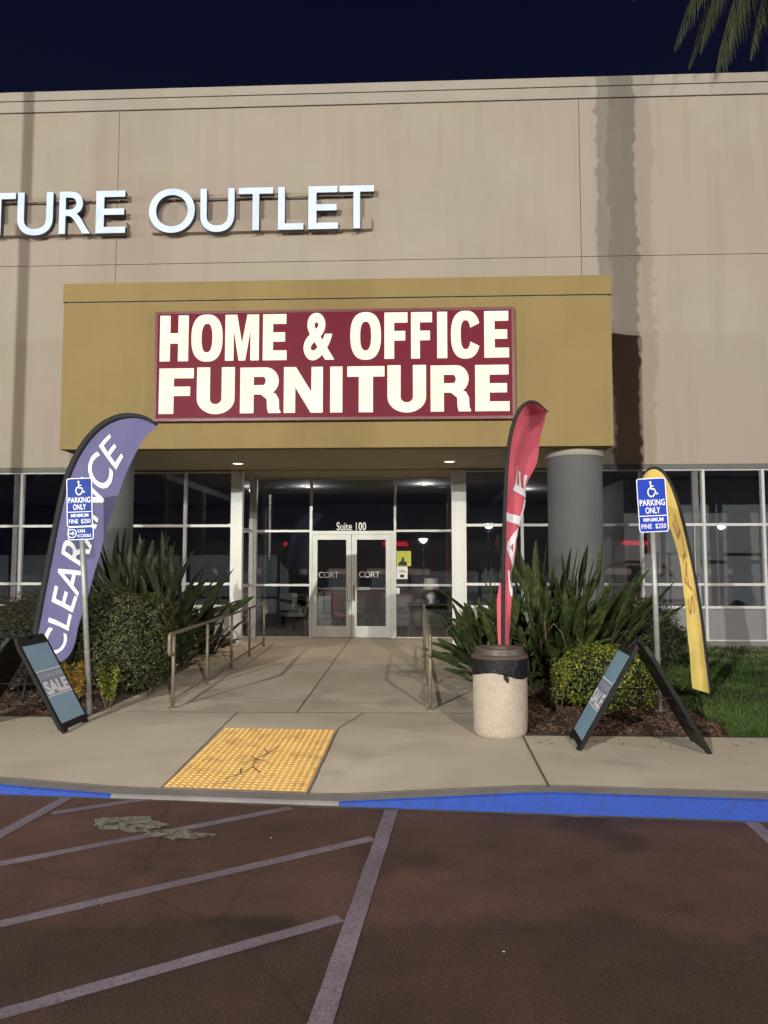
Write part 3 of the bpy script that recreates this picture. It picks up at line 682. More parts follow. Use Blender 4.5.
def chair(x, y, label, m, rz=0):
    t = thing('lounge_chair', (x, y, .195), label, 'chair'); mm = Matrix.Translation((x, y, 0)) @ Matrix.Rotation(rz, 4, 'Z') @ Matrix.Translation((-x, -y, 0))
    MB().bbox(x - .25, x + .25, y - .25, y + .25, .58, .68, .03).xf(mm).build('seat', m, t)
    MB().bbox(x - .24, x + .24, y + .2, y + .27, .72, 1.15, .03).xf(mm).build('backrest', m, t)
    for sx in (-1, 1):
        for sy in (-1, 1): MB().tube([(x + sx * .22, y + sy * .22, .195), (x + sx * .2, y + sy * .2, .6)], .018, 6).xf(mm).build('leg', 'wood', t)
        MB().tube([(x + sx * .2, y + .24, .6), (x + sx * .2, y + .24, .8)], .018, 6).xf(mm).build('back_post', 'wood', t)
chair(-1.78, 18.5, 'red chair just inside the left entrance door', 'red_fab', .4); chair(-1.18, 18.9, 'dark chair farther in behind the right entrance door', 'wood', -.5)
chair(-3.1, 19.0, 'pale chair behind the left sidelight', 'sofa', .6); chair(4.1, 18.0, 'pale chair behind the window right of the column', 'sofa', .3)
def desk(x, y, w, d, label):
    t = thing('desk', (x, y, .195), label, 'desk')
    MB().bbox(x - w / 2, x + w / 2, y - d / 2, y + d / 2, .90, .94, .008, 1).build('top', 'wood', t)
    for sx in (-1, 1): MB().box(x + sx * (w / 2 - .03) - .02, x + sx * (w / 2 - .03) + .02, y - d / 2 + .03, y + d / 2 - .03, .195, .898).build('side_panel', 'wood', t)
    MB().box(x - w / 2 + .06, x + w / 2 - .06, y + d / 2 - .06, y + d / 2 - .03, .4, .896).build('back_panel', 'wood', t)
desk(.25, 18.35, 1.0, .55, 'dark wood side table under the white lamp behind the right sidelight'); desk(-2.95, 20.6, 1.4, .6, 'dark wood desk at the back behind the left sidelight'); desk(6.3, 17.6, 1.0, .6, 'dark desk behind the windows at the far right')
t = thing('table_lamp', (.32, 18.3, .945), 'white table lamp with a drum shade behind the right sidelight', 'lamp')
MB().lathe([(.001, .945), (.09, .945), (.09, .96), (.04, .98), (.11, 1.06), (.115, 1.12), (.06, 1.2), (.02, 1.23), (.02, 1.27)], (.32, 18.3, 0), 20).build('base', 'shade', t, smooth=True)
q = MB().lathe([(.20, 1.26), (.17, 1.53)], (.32, 18.3, 0), 24); q.build('shade', 'shade', t, smooth=True)
for x, y, lb in ((-3.0, 21, 'added showroom ceiling light brightening the room behind the left sidelight'), (.2, 20.5, 'added showroom ceiling light brightening the room behind the right sidelight'), (3.0, 22, 'added showroom ceiling light brightening the room behind the window right of the entrance')):
    t = thing('showroom_fill_light', (x, y, 4.02), lb, 'ceiling light')
    q = MB().lathe([(.001, 4.0), (.09, 4.0)], (x, y, 0), 16); q.build('lens', 'lamp_lens', t)
    q = MB().lathe([(.09, 4.015), (.11, 3.995), (.09, 3.99)], (x, y, 0), 16); q.build('trim_ring', 'alum', t)
    L = bpy.data.lights.new('showroom_fill_bulb', 'POINT'); L.energy = 22; L.color = (1, .9, .8); L.shadow_soft_size = .1  # added bulb that lifts the dim interior behind the glass
    lo = bpy.data.objects.new('showroom_fill_bulb', L); C.objects.link(lo); lo.parent = t; lo.location = (0, 0, -.12)

# ------------------------------------------------------------------ handrails
def bend(pts, r=.09, n=5):
    out = [Vector(pts[0])]
    for a, b, c in zip(pts, pts[1:], pts[2:]):
        a, b, c = Vector(a), Vector(b), Vector(c); d0 = (a - b); d1 = (c - b); q = min(r, d0.length * .45, d1.length * .45)
        s, e = b + d0.normalized() * q, b + d1.normalized() * q
        out += [s.lerp(b, t / n).lerp(b.lerp(e, t / n), t / n) for t in range(n + 1)]
    return out + [Vector(pts[-1])]
def rail(x0, x1, ys, label):
    ya, yb = ys[0], ys[-1]
    X = lambda y: x0 + (x1 - x0) * (y - ya) / (yb - ya)
    t = thing('handrail', (X(ya), ya, zw(X(ya), ya)), label, 'handrail', 'handrails along the entrance ramp')
    H = lambda y: zw(X(y), y) + .87
    path = [(X(ya), ya, H(ya) - .24), (X(ya), ya - .16, H(ya) - .24), (X(ya), ya - .16, H(ya)), (X(ya), ya, H(ya))] + [(X(y), y, H(y)) for y in ys[1:]] + [(X(yb), yb + .25, H(yb)), (X(yb), yb + .25, H(yb) - .22), (X(yb), yb, H(yb) - .22)]
    MB().tube(bend(path, .05), .021, 10).build('top_rail', 'steel', t, smooth=True)
    MB().tube([(X(y), y, zw(X(y), y) + .10) for y in ys], .017, 8).build('lower_rail', 'steel', t, smooth=True)
    for y in ys:
        q = MB().tube([(X(y), y, zw(X(y), y) - .02), (X(y), y, H(y) - .004)], .022, 10)
        q.lathe([(.055, zw(X(y), y) - .01), (.055, zw(X(y), y) + .006), (.024, zw(X(y), y) + .016)], (X(y), y, 0), 14); q.build('post', 'steel', t, smooth=True)
rail(-2.88, -3.12, [9.05, 10.75, 12.4, 14.0, 15.6], 'bronze metal handrail on the left side of the entrance ramp')
rail(.14, .115, [9.05, 10.75, 12.4, 14.0, 15.3], 'bronze metal handrail on the right side of the entrance ramp')

# ------------------------------------------------------------------ accessible-parking signs
def rrect(w, h, r, n=5):
    out = []
    for cx, cy, a0 in ((w / 2 - r, h / 2 - r, 0), (-w / 2 + r, h / 2 - r, 90), (-w / 2 + r, -h / 2 + r, 180), (w / 2 - r, -h / 2 + r, 270)):
        out += [(cx + r * cos(radians(a0 + 90 * i / n)), cy + r * sin(radians(a0 + 90 * i / n))) for i in range(n + 1)]
    return out
def isa(mb, fn, d):
    ci = lambda cx, cy, r, a0, a1, n: [(cx + r * cos(radians(a0 + (a1 - a0) * i / n)), cy + r * sin(radians(a0 + (a1 - a0) * i / n))) for i in range(n + 1)]
    o = len(mb.v); pts = ci(.40, .90, .085, 0, 360, 18)[:-1]; mb.add([fn(*q, d) for q in pts], [list(range(18))])
    mb.ribbon([(.40, .84), (.43, .50)], .095, fn, d); mb.ribbon([(.425, .505), (.68, .505), (.82, .20), (.95, .25)], .085, fn, d + .0002)
    mb.ribbon([(.42, .68), (.64, .68)], .07, fn, d + .0004)
    mb.ribbon(ci(.43, .32, .265, 108, 352, 26), .08, fn, d + .0006)
def park_sign(base, top, w, h, yaw, roll, label, blue, extra):
    t = thing('parking_sign', base, label, 'sign', 'accessible parking signs'); base, top = Vector(base), Vector(top)
    MB().tube([base - Vector((0, 0, .05)), top], .030, 12).build('post', 'galv', t, smooth=True)
    dirv = (top - base).normalized()
    def plate(cz_from_top, w, h, name, draw):
        c = top - dirv * cz_from_top
        m = Matrix.Translation(c) @ Matrix.Rotation(roll, 4, 'Y') @ Matrix.Rotation(yaw, 4, 'Z')
        fn = lambda u, v, d: m @ Vector((u, -.034 - d, v))
        q = MB().prism(rrect(w, h, .028), fn, 0, .004); po = q.build(name, 'sign_white', t)
        q = MB().prism(rrect(w - .018, h - .018, .022), fn, .0041, .0052); q.build('blue_field', blue, po)
        q = MB(); draw(q, fn); q.build('lettering', 'sign_white', po)
    def tx(q, fn, s, x0, x1, y0, y1, b=.012): q.text(s, lambda u, v, k: fn(x0 + u * (x1 - x0), y0 + v * (y1 - y0), .0062), bold=b)
    def main(q, fn):
        W, H = w, h
        isa(q, lambda u, v, d: fn(-.20 * W + .44 * W * u, .14 * H + .31 * H * v, d), .0062)
        tx(q, fn, 'PARKING', -.43 * W, .43 * W, -.01 * H, .105 * H); tx(q, fn, 'ONLY', -.25 * W, .25 * W, -.155 * H, -.04 * H)
        q.add([fn(-.47 * W, -.205 * H, .0062), fn(.47 * W, -.205 * H, .0062), fn(.47 * W, -.19 * H, .0062), fn(-.47 * W, -.19 * H, .0062)], [(0, 1, 2, 3)])
        tx(q, fn, 'MINIMUM', -.34 * W, .34 * W, -.305 * H, -.235 * H, .014); tx(q, fn, 'FINE  $250', -.42 * W, .42 * W, -.445 * H, -.345 * H, .008)
    plate(h / 2, w, h, 'sign_plate', main)
    if extra:
        def van(q, fn):
            ci = [(-.34 * w + .075 * cos(a * pi / 10) * .62, .62 * .075 * sin(a * pi / 10)) for a in range(20)]
            q.ribbon(ci, .010, fn, .0062, closed=True)
            q.add([fn(-.43 * w, -.008, .0066), fn(-.33 * w, -.008, .0066), fn(-.33 * w, -.026, .0066), fn(-.24 * w, 0, .0066), fn(-.33 * w, .026, .0066), fn(-.33 * w, .008, .0066), fn(-.43 * w, .008, .0066)], [(0, 1, 2, 3, 4, 5, 6)])
            tx(q, fn, 'VAN', -.14 * w, .16 * w, .005, .045, .01); tx(q, fn, 'ACCESSIBLE', -.14 * w, .40 * w, -.045, -.012, .008)
        plate(h + .075, w, .15, 'lower_plate', van)
sR = ground(660, 717, .17); tR = at(650.5, 478.5, sR.y)
park_sign(sR, tR, .315, .60, radians(-3), radians(-2.4), 'bright blue accessible parking sign on a grey post beside the yellow flag', 'sign_blue', False)
sL = ground(90, 713, .17); tL = at(79.5, 478.5, sL.y)
park_sign(sL, tL, .285, .555, radians(6), radians(-2.6), 'blue accessible parking sign with a smaller van plate below, in front of the blue flag', 'sign_blue_old', True)

# ------------------------------------------------------------------ feather flags
def resample(pts, n):
    pts = [Vector(p) for p in pts]; d = [0]
    for a, b in zip(pts, pts[1:]): d.append(d[-1] + (b - a).length)
    out = []; j = 0
    for i in range(n):
        s = d[-1] * i / (n - 1)
        while j < len(pts) - 2 and d[j + 1] < s: j += 1
        q = (s - d[j]) / max(1e-9, d[j + 1] - d[j]); out.append(pts[j].lerp(pts[j + 1], max(0, min(1, q))))
    return out
def smooth_path(pts, it=2):
    pts = [Vector(p) for p in pts]
    for _ in range(it):
        o = [pts[0]]
        for a, b in zip(pts, pts[1:]): o += [a.lerp(b, .25), a.lerp(b, .75)]
        pts = o + [pts[-1]]
    return pts
class Flag:
    def __init__(s, pole, edge, fold, amp, n=90):
        s.n = n; s.L = resample(smooth_path(pole), n); s.R = resample(smooth_path(edge), n); s.amp = amp; s.fold = fold
    def at(s, a, b, d=0.0):
        i = max(0, min(.99999, a)) * (s.n - 1); k = int(i); f = i - k
        p = s.L[k].lerp(s.L[k + 1], f); q = s.R[k].lerp(s.R[k + 1], f)
        wid = (q - p); nrm = Vector((wid.y, -wid.x, 0)); nrm = nrm.normalized() if nrm.length > 1e-6 else Vector((0, -1, 0))
        if nrm.y > 0: nrm = -nrm
        wv = s.amp * min(1, 3 * b) * (sin(a * 15 + b * 5 + s.fold) * .6 + sin(a * 6.1 - b * 7 + 2 * s.fold) * .7 + .5 * sin(a * 31 + b * 3))
        return p + wid * b + nrm * (wv * min(1, wid.length * 3) + d)
    def cloth(s, nu=90, nv=14):
        mb = MB()
        for i in range(nu + 1):
            for j in range(nv + 1): mb.v.append(s.at(i / nu, j / nv))
        for i in range(nu):
            for j in range(nv):
                a = i * (nv + 1) + j; mb.f.append([a, a + nv + 1, a + nv + 2, a + 1]); mb.mi.append(0)
        return mb
def feather(base, pole, edge, fold, amp, m, label, text_parts, sleeve_r, tcol, group='feather flags in front of the store'):
    t = thing('feather_flag', base, label, 'flag', group)
    fl = Flag(pole, edge, fold, amp)
    bn = fl.cloth().build('banner', m, t, smooth=True)
    if text_parts:
        q = MB()
        for s, a0, a1, b0, b1, bold in text_parts:
            q.text(s, lambda u, v, k: fl.at(a0 + u * (a1 - a0), b1 + v * (b0 - b1), .009), bold=bold, cuts=3)
        q.build('lettering', tcol, bn, smooth=True)
    P = smooth_path(pole)
    MB().tube(resample(P, 70), [sleeve_r] * 60 + [sleeve_r * (1 - i * .07) for i in range(10)], 10).build('pole_sleeve', 'sleeve', t, smooth=True)
    b = Vector(base); MB().tube([b - Vector((0, 0, .1)), P[0]], .014, 8).build('pole', 'sleeve', t, smooth=True)
    q = MB().tube([b - Vector((0, 0, .12)), b + Vector((0, 0, .10))], [.02, .024], 10); q.build('ground_spike', 'sleeve', t, smooth=True)
    return t
YB = 9.2
pole = [at(x, y, YB) for x, y in [(29, 664), (36, 630), (42, 597), (53, 540), (64, 486), (73, 462), (86, 440), (101, 425), (117, 417), (133, 415), (147, 418), (157, 425)]]
edge = [at(x, y, YB) for x, y in [(56, 664), (66, 660), (76, 645), (80, 622), (89.5, 592), (100, 552), (114, 506), (122, 482), (131, 460), (143, 439), (157, 427)]]
feather(ground(20, 707, .17), pole, edge, .4, .018, 'flag_blue', 'tall violet blue feather flag reading CLEARANCE behind the left parking sign',
        [('CLEARANCE', .045, .815, .24, .80, .006)], .040, 'flag_white')
YRd = 8.45
def turn(pts, ref, k, Y0):                 # swing the cloth about the pole so that it recedes
    out = []
    for x, y in pts:
        xp = at(lerp_tab(ref, y), y, Y0).x; Y = Y0
        for _ in range(30): Y = .5 * Y + .5 * (Y0 + (at(x, y, Y).x - xp) * k)
        out.append(at(x, y, Y))
    return out
ref = [(400, 529), (410, 519), (424, 512), (445, 508), (475, 506), (530, 504), (590, 503), (660, 503)]
pole = [at(x, y, YRd) for x, y in [(503, 652), (503, 590), (504, 530), (506, 474), (508.5, 445), (513.5, 422), (521, 406.5), (529, 401), (537, 402), (547, 411)]]
edge = turn([(508.8, 652), (513, 590), (515.5, 540), (520, 515), (526, 490), (532, 470), (537.5, 452), (540, 432), (543.5, 419), (547, 412)], ref, 1.7, YRd)
rf = feather(ground(503, 722, .165), pole, edge, 2.2, .03, 'flag_red', 'tall red feather flag reading SALE behind the concrete litter bin',
        [('SALE', .20, .70, .34, .92, .02)], .022, 'flag_white')
flp = [at(x, y, YRd) for x, y in [(499.5, 583), (497, 600), (497.5, 625), (499, 652), (502, 652), (502, 583)]]
q = MB(); q.add([p + Vector((0, .02 if 0 < i < 4 else 0, 0)) for i, p in enumerate(flp)], [(0, 1, 2, 3, 4, 5)])
q.add([p + Vector((0, .004, 0)) + Vector((0, .02 if 0 < i < 4 else 0, 0)) for i, p in enumerate(flp)], [(5, 4, 3, 2, 1, 0)]); q.build('banner_flap', 'flag_red', rf)
YY = 9.75
refy = [(468, 656), (472, 664), (490, 673), (519, 682), (554, 690), (605, 700), (692, 710.5)]
pole = [at(x, y, YY) for x, y in [(710.5, 694), (705, 648), (700, 606), (690.5, 554), (682.5, 519), (674, 491), (665.5, 474), (657, 467.5), (649, 468.5), (643, 475), (640, 486)]]
edge = turn([(692, 688), (689, 659), (687, 616), (683, 584), (678.5, 553), (672.5, 531), (664, 521), (655, 510), (646, 499), (640, 487)], refy, .75, YY)
fy = feather(ground(713, 705, .17), pole, edge, 1.1, .008, 'flag_yellow', 'leaning yellow feather flag with brown lettering on the lawn edge',
        [('SALE', .32, .74, .80, .45, -.008)], .024, 'flag_brown')

# ------------------------------------------------------------------ A-frame boards
def aframe(x, y, rz, label, seed):
    z = zw(x, y); t = thing('pavement_sign', (x, y, z), label, 'sandwich board', 'sandwich boards flanking the entrance')
    m = Matrix.Translation((x, y, z)) @ Matrix.Rotation(rz, 4, 'Z')
    Wd, Ht, Sp = .62, .95, .57; L = hypot(Ht, Sp - .03)
    for s in (-1, 1):
        # u across (0..1), v up the slope (0..1), d outward
        nx, nz = Ht / L, (Sp - .03) / L
        def fn(u, v, d, s=s):
            return m @ Vector((s * (Sp + (.03 - Sp) * v + nx * d), (Wd / 2 - u * Wd) * (1 if s < 0 else -1), Ht * v + nz * d))
        q = MB(); fr = [(.0, .035), (.05, .035), (.05, .0), (.17, .0), (.17, .025), (.83, .025), (.83, .0), (.95, .0), (.95, .035), (1, .035), (1, .90), (.94, .985), (.70, .985), (.68, .95), (.32, .95), (.30, .985), (.06, .985), (0, .90)]
        q.prism(fr, fn, -.02, .016); po = q.build('panel', 'black_plastic', t)
        q = MB().tube(bend([fn(.36, .95, 0), fn(.37, 1.05, 0), fn(.63, 1.05, 0), fn(.64, .95, 0)], .04), .011, 8); q.build('handle', 'black_plastic', po, smooth=True)
        if s < 0:
            def card(v0, v1, d, mm, name):
                q = MB().prism([(.075, v0), (.925, v0), (.925, v1), (.075, v1)], fn, .0155, d); return q.build(name, mm, po)
            card(.085, .885, .019, 'poster', 'poster'); card(.345, .60, .0205, 'poster_mid', 'poster_band')
            q = MB()
            for v in (.352, .606): q.add([fn(.075, v, .022), fn(.925, v, .022), fn(.925, v + .011, .022), fn(.075, v + .011, .022)], [(0, 1, 2, 3)])
            q.text('SALE', lambda u, v, k: fn(.10 + .80 * u, .372 + .135 * v, .022), bold=.04)
            q.text('FLOOR & DESK', lambda u, v, k: fn(.11 + .78 * u, .535 + .045 * v, .022), bold=.0, front=1)
            q.build('lettering', ['flag_white', 'lettering_grey'], po)
        else:
            q = MB()
            for i in range(1, 7): q.add([fn(.06, .1 + .12 * i, -.021), fn(.94, .1 + .12 * i, -.021), fn(.94, .1 + .12 * i, -.034), fn(.06, .1 + .12 * i, -.034)], [(0, 1, 2, 3)])
            q.build('rib', 'black_plastic', po)
    q = MB()
    for yy in (-.26, .26): q.tube([m @ Vector((-.30, yy, .48)), m @ Vector((.30, yy, .48))], .006, 6)
    q.build('brace', 'black_plastic', t)
aframe(2.03, 7.36, radians(-4), 'black sandwich board with blue SALE poster, right of the entrance near the litter bin', 1)
aframe(-4.12, 7.98, radians(180), 'black sandwich board with blue SALE poster, below the blue flag at the left', 2)

# ------------------------------------------------------------------ litter bin
bx, by = .815, 7.80; bz = zw(bx, by)
t = thing('litter_bin', (bx, by, bz), 'round exposed aggregate concrete litter bin with brown lid and black bag', 'bin')
q = MB()
n = 56
prof = [(.235, 0), (.25, .012), (.262, .05), (.268, .2), (.27, .45), (.268, .62), (.262, .68)]
q.lathe([(r, z + bz) for r, z in prof], (bx, by, 0), n); bd = q.build('body', 'aggregate', t, smooth=True)
q = MB(); rows = []
for i, z in enumerate([.60, .635, .68, .72, .75]):
    for j in range(n):
        a = 2 * pi * j / n; r = .276 + .004 * sin(j * 1.7 + i) + (.006 * noise.noise((cos(a) * 4, sin(a) * 4, z * 9)))
        zz = z + ((.018 * sin(a * 3 + .6) + .018 * sin(a * 2)) if i == 0 else 0)
        q.v.append(Vector((bx + r * cos(a), by + r * sin(a), bz + zz)))
for i in range(4):
    for j in range(n): q.f.append([i * n + j, i * n + (j + 1) % n, (i + 1) * n + (j + 1) % n, (i + 1) * n + j]); q.mi.append(0)
kx = bx + .02
q.tube([(kx, by - .278, bz + .62), (kx + .008, by - .295, bz + .585), (kx + .028, by - .29, bz + .545)], [.012, .022, .008], 8)
q.build('bin_bag', 'bag', t, smooth=True)
q = MB().lathe([(.27, .748), (.282, .752), (.282, .772), (.280, .778), (.246, .784), (.244, .80), (.240, .83), (.238, .848), (.232, .854), (.17, .855), (.165, .82)], (bx, by, bz), 48); q.build('lid', 'brown_lid', t, smooth=True)

# ------------------------------------------------------------------ plants
def leaf_cloud(mb, pt, n, s0, s1):
    for _ in range(n):
        c, nr = pt()
        d = (nr + Vector((R(-1, 1), R(-1, 1), R(-.6, 1))) * .9).normalized(); u = d.orthogonal().normalized()
        a = R(0, 2 * pi); e = d.cross(u); t = u * cos(a) + e * sin(a); w = d.cross(t); l = R(s0, s1)
        mb.add([c, c + t * l * .5 + w * l * .28 + d * l * .08, c + t * l, c + t * l * .5 - w * l * .28 + d * l * .08], [(0, 1, 2, 3)])
def shrub(name, c, sx, sy, sz, n, s0, s1, m, label, power=2.6, lumps=.14, cat='shrub', core=.86, group=None, stems=True):
    z0 = .165; c = Vector((c[0], c[1], z0)); t = thing(name, c, label, cat, group)
    def surf(a, el, k=1):
        d = Vector((cos(el) * cos(a), cos(el) * sin(a), sin(el)))
        q = (abs(d.x) ** power + abs(d.y) ** power + abs(d.z) ** power) ** (-1 / power)
        lum = 1 + lumps * noise.noise((d * 2.6) + c) + lumps * .6 * noise.noise(d * 6 + c)
        p = d * q * lum * k
        return c + Vector((p.x * sx, p.y * sy, sz * .5 + p.z * sz * .5)), d
    def pt():
        a = R(0, 2 * pi); el = math.asin(R(-.75, 1)); k = 1.02 - .3 * random.random() ** 2.2 + (.1 * random.random() if random.random() < .07 else 0)
        return surf(a, el, k)
    mb = MB(); leaf_cloud(mb, pt, n, s0, s1); mb.build('foliage', m, t)
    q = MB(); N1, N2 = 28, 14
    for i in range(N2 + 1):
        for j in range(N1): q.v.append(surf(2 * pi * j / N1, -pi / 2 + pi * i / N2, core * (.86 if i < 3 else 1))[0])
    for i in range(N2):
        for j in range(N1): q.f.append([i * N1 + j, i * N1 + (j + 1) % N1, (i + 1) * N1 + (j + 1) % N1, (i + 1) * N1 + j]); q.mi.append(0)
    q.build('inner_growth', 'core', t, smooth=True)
    if stems:
        q = MB()
        for _ in range(7):
            a = R(0, 6.28); q.tube([c + Vector((.1 * cos(a), .1 * sin(a), -.03)), c + Vector((sx * .5 * cos(a), sy * .5 * sin(a), sz * .5))], [.012, .006], 5)
        q.build('stem', 'dead', t)
    return t
shrub('boxwood_shrub', (-3.95, 10.2), .62, .66, 1.29, 15000, .026, .055, 'leaf_box', 'large clipped green shrub behind the left parking sign post', 3.2, .2)
shrub('boxwood_shrub', (-4.9, 11.6), .65, .6, 1.22, 7000, .025, .05, 'leaf_box', 'green shrub half hidden behind the blue flag', 3.2, .12)
shrub('red_leaf_shrub', (-5.65, 11.0), .75, .7, 1.18, 8000, .025, .05, 'leaf_red', 'dark reddish shrub at the left edge before the window', 2.4, .22)
shrub('red_leaf_shrub', (-5.2, 9.9), .40, .4, .55, 3500, .025, .05, 'leaf_red', 'low dark shrub behind the left sandwich board', 2.2, .25)
shrub('bright_leaf_shrub', (2.15, 8.98), .55, .50, .74, 6500, .022, .045, 'leaf_bright', 'low yellow green shrub behind the right sandwich board', 2.6, .2, core=.80)
shrub('dark_hedge_shrub', (3.35, 12.3), .62, .6, 1.15, 8000, .028, .055, 'leaf_dark', 'dark green hedge shrub behind the right parking sign post', 3.2, .12)
shrub('dark_hedge_shrub', (4.6, 15.2), .6, .5, .55, 3500, .03, .055, 'leaf_dark', 'low dark shrub under the windows at the far right', 2.6, .15)
def sprig(x, y, h, n, m, label):
    z = zl(x, y) if x < 0 else zr(x, y); t = thing('golden_shrub', (x, y, z), label, 'shrub')
    st = MB(); lf = MB()
    for i in range(n):
        a = R(0, 6.28); l = h * R(.5, 1); top = Vector((x + .3 * l * cos(a) * R(.3, 1), y + .3 * l * sin(a) * R(.3, 1), z + l)); b = Vector((x + .03 * cos(a), y + .03 * sin(a), z))
        st.tube([b, b.lerp(top, .5) + Vector((.02 * cos(a), .02 * sin(a), 0)), top], [.005, .004, .002], 5)
        def pt():
            f = R(.25, 1.0); d = Vector((R(-1, 1), R(-1, 1), R(-.2, 1))).normalized(); return b.lerp(top, f) + d * R(.0, .035), d
        leaf_cloud(lf, pt, 55, .022, .048)
    lf.build('foliage', m, t); st.build('stem', 'dead', t)
sprig(-4.02, 8.95, .55, 22, 'leaf_gold', 'small golden leaved shrub behind the left sandwich board, left of the sign post')
sprig(-3.62, 8.98, .50, 13, 'leaf_bright', 'thin golden green sprig right of the left sign post')
def sprout(x, y, h, m, label):
    t = sprig(x, y, h, 6, m, label); return t
sprout(1.55, 8.7, .6, 'leaf_bright', 'tall pale green sprig rising above the low bright shrub')

def strelitzia(c, n, hmin, hmax, spread, m, label, lean=(0, 0), dead=10, seed=1):
    random.seed(seed); c = Vector(c); t = thing('bird_of_paradise', c, label, 'plant', 'bird of paradise clumps beside the ramp')
    lf, pe, dd = MB(), MB(), MB()
    def leaf(b, d0, l, bl, wd, mb, droop):
        # petiole then a folded lance blade; d0 is the starting direction
        hd = Vector((d0.x, d0.y, 0)); hd = hd.normalized() if hd.length > .01 else Vector((1, 0, 0))
        pts = []; d = d0.copy(); p = b.copy(); st = 14; step = (l + bl) / st
        for i in range(st + 1):
            pts.append(p.copy()); d = (d + (hd * .5 - Vector((0, 0, 1)) * .8) * droop / st).normalized(); p = p + d * step
        k = int(st * l / (l + bl)); pe.tube(pts[:k + 1], [.011 - .006 * i / max(1, k) for i in range(k + 1)], 5)
        B = pts[k:]; nb = len(B) - 1; sd = d0.cross(Vector((0, 0, 1))).normalized(); tw = R(-.9, .9)
        o = len(mb.v)
        for i, q in enumerate(B):
            f = i / nb; wdt = wd * (sin(pi * min(1, f * .92 + .04)) ** .75) * (1 - .25 * f)
            tan_ = (B[min(i + 1, nb)] - B[max(0, i - 1)]).normalized(); s = (Matrix.Rotation(tw, 3, tan_) @ sd); up = s.cross(tan_).normalized()
            mb.v += [q + s * wdt + up * wdt * .28, q, q - s * wdt + up * wdt * .28]
        for i in range(nb):
            a = o + 3 * i; mb.f += [[a, a + 1, a + 4, a + 3], [a + 1, a + 2, a + 5, a + 4]]; mb.mi += [0, 0]
    for i in range(n):
        a = R(0, 2 * pi); f = random.random() ** .8; el = radians(87 - 54 * f)
        d = Vector((cos(el) * cos(a) + lean[0], cos(el) * sin(a) + lean[1], sin(el))).normalized()
        tot = R(hmin, hmax) * (1 - .18 * f); b = c + Vector((R(-1, 1) * spread, R(-1, 1) * spread * .7, 0))
        bl = min(tot * .62, R(.50, .78)); leaf(b, d, tot - bl, bl, R(.046, .074), lf, R(.15, .7) * (f + .15))
    for i in range(dead):
        a = R(0, 2 * pi); b = c + Vector((R(-1, 1) * spread, R(-1, 1) * spread * .7, 0)); el = radians(R(25, 75)); l = R(.7, 1.2)
        d = Vector((cos(el) * cos(a), cos(el) * sin(a) - .3, sin(el))); e = b + d * l; pts = [b, b + d * l * .6, e, e + Vector((.12 * cos(a), .12 * sin(a), -.12)), e + Vector((.16 * cos(a), .16 * sin(a), -.28))]
        dd.tube(pts, [.011, .010, .009, .007, .003], 5)
    lf.build('leaf_blades', m, t); pe.build('stalks', m, t); dd.build('dry_stalks', 'dead', t)
    return t
strelitzia((-4.32, 12.4, .17), 360, .8, 2.4, .48, 'strel', 'large dark bird of paradise clump behind the clipped shrub at the left', seed=3, lean=(-.2, 0))
strelitzia((-4.9, 13.0, .17), 110, 1.0, 2.3, .40, 'strel', 'bird of paradise clump farther back behind the blue flag', seed=4)
strelitzia((1.9, 10.6, .17), 340, .8, 2.1, .44, 'strel_green', 'large green bird of paradise clump right of the red flag', seed=5)
strelitzia((1.05, 10.6, .17), 110, .7, 1.7, .24, 'strel_green', 'smaller bird of paradise clump behind the red flag and bin', seed=6)
strelitzia((-3.95, 14.3, .17), 50, .5, 1.05, .16, 'strel', 'low bird of paradise clump under the left handrail by the corner post', seed=8, dead=3)
random.seed(11)

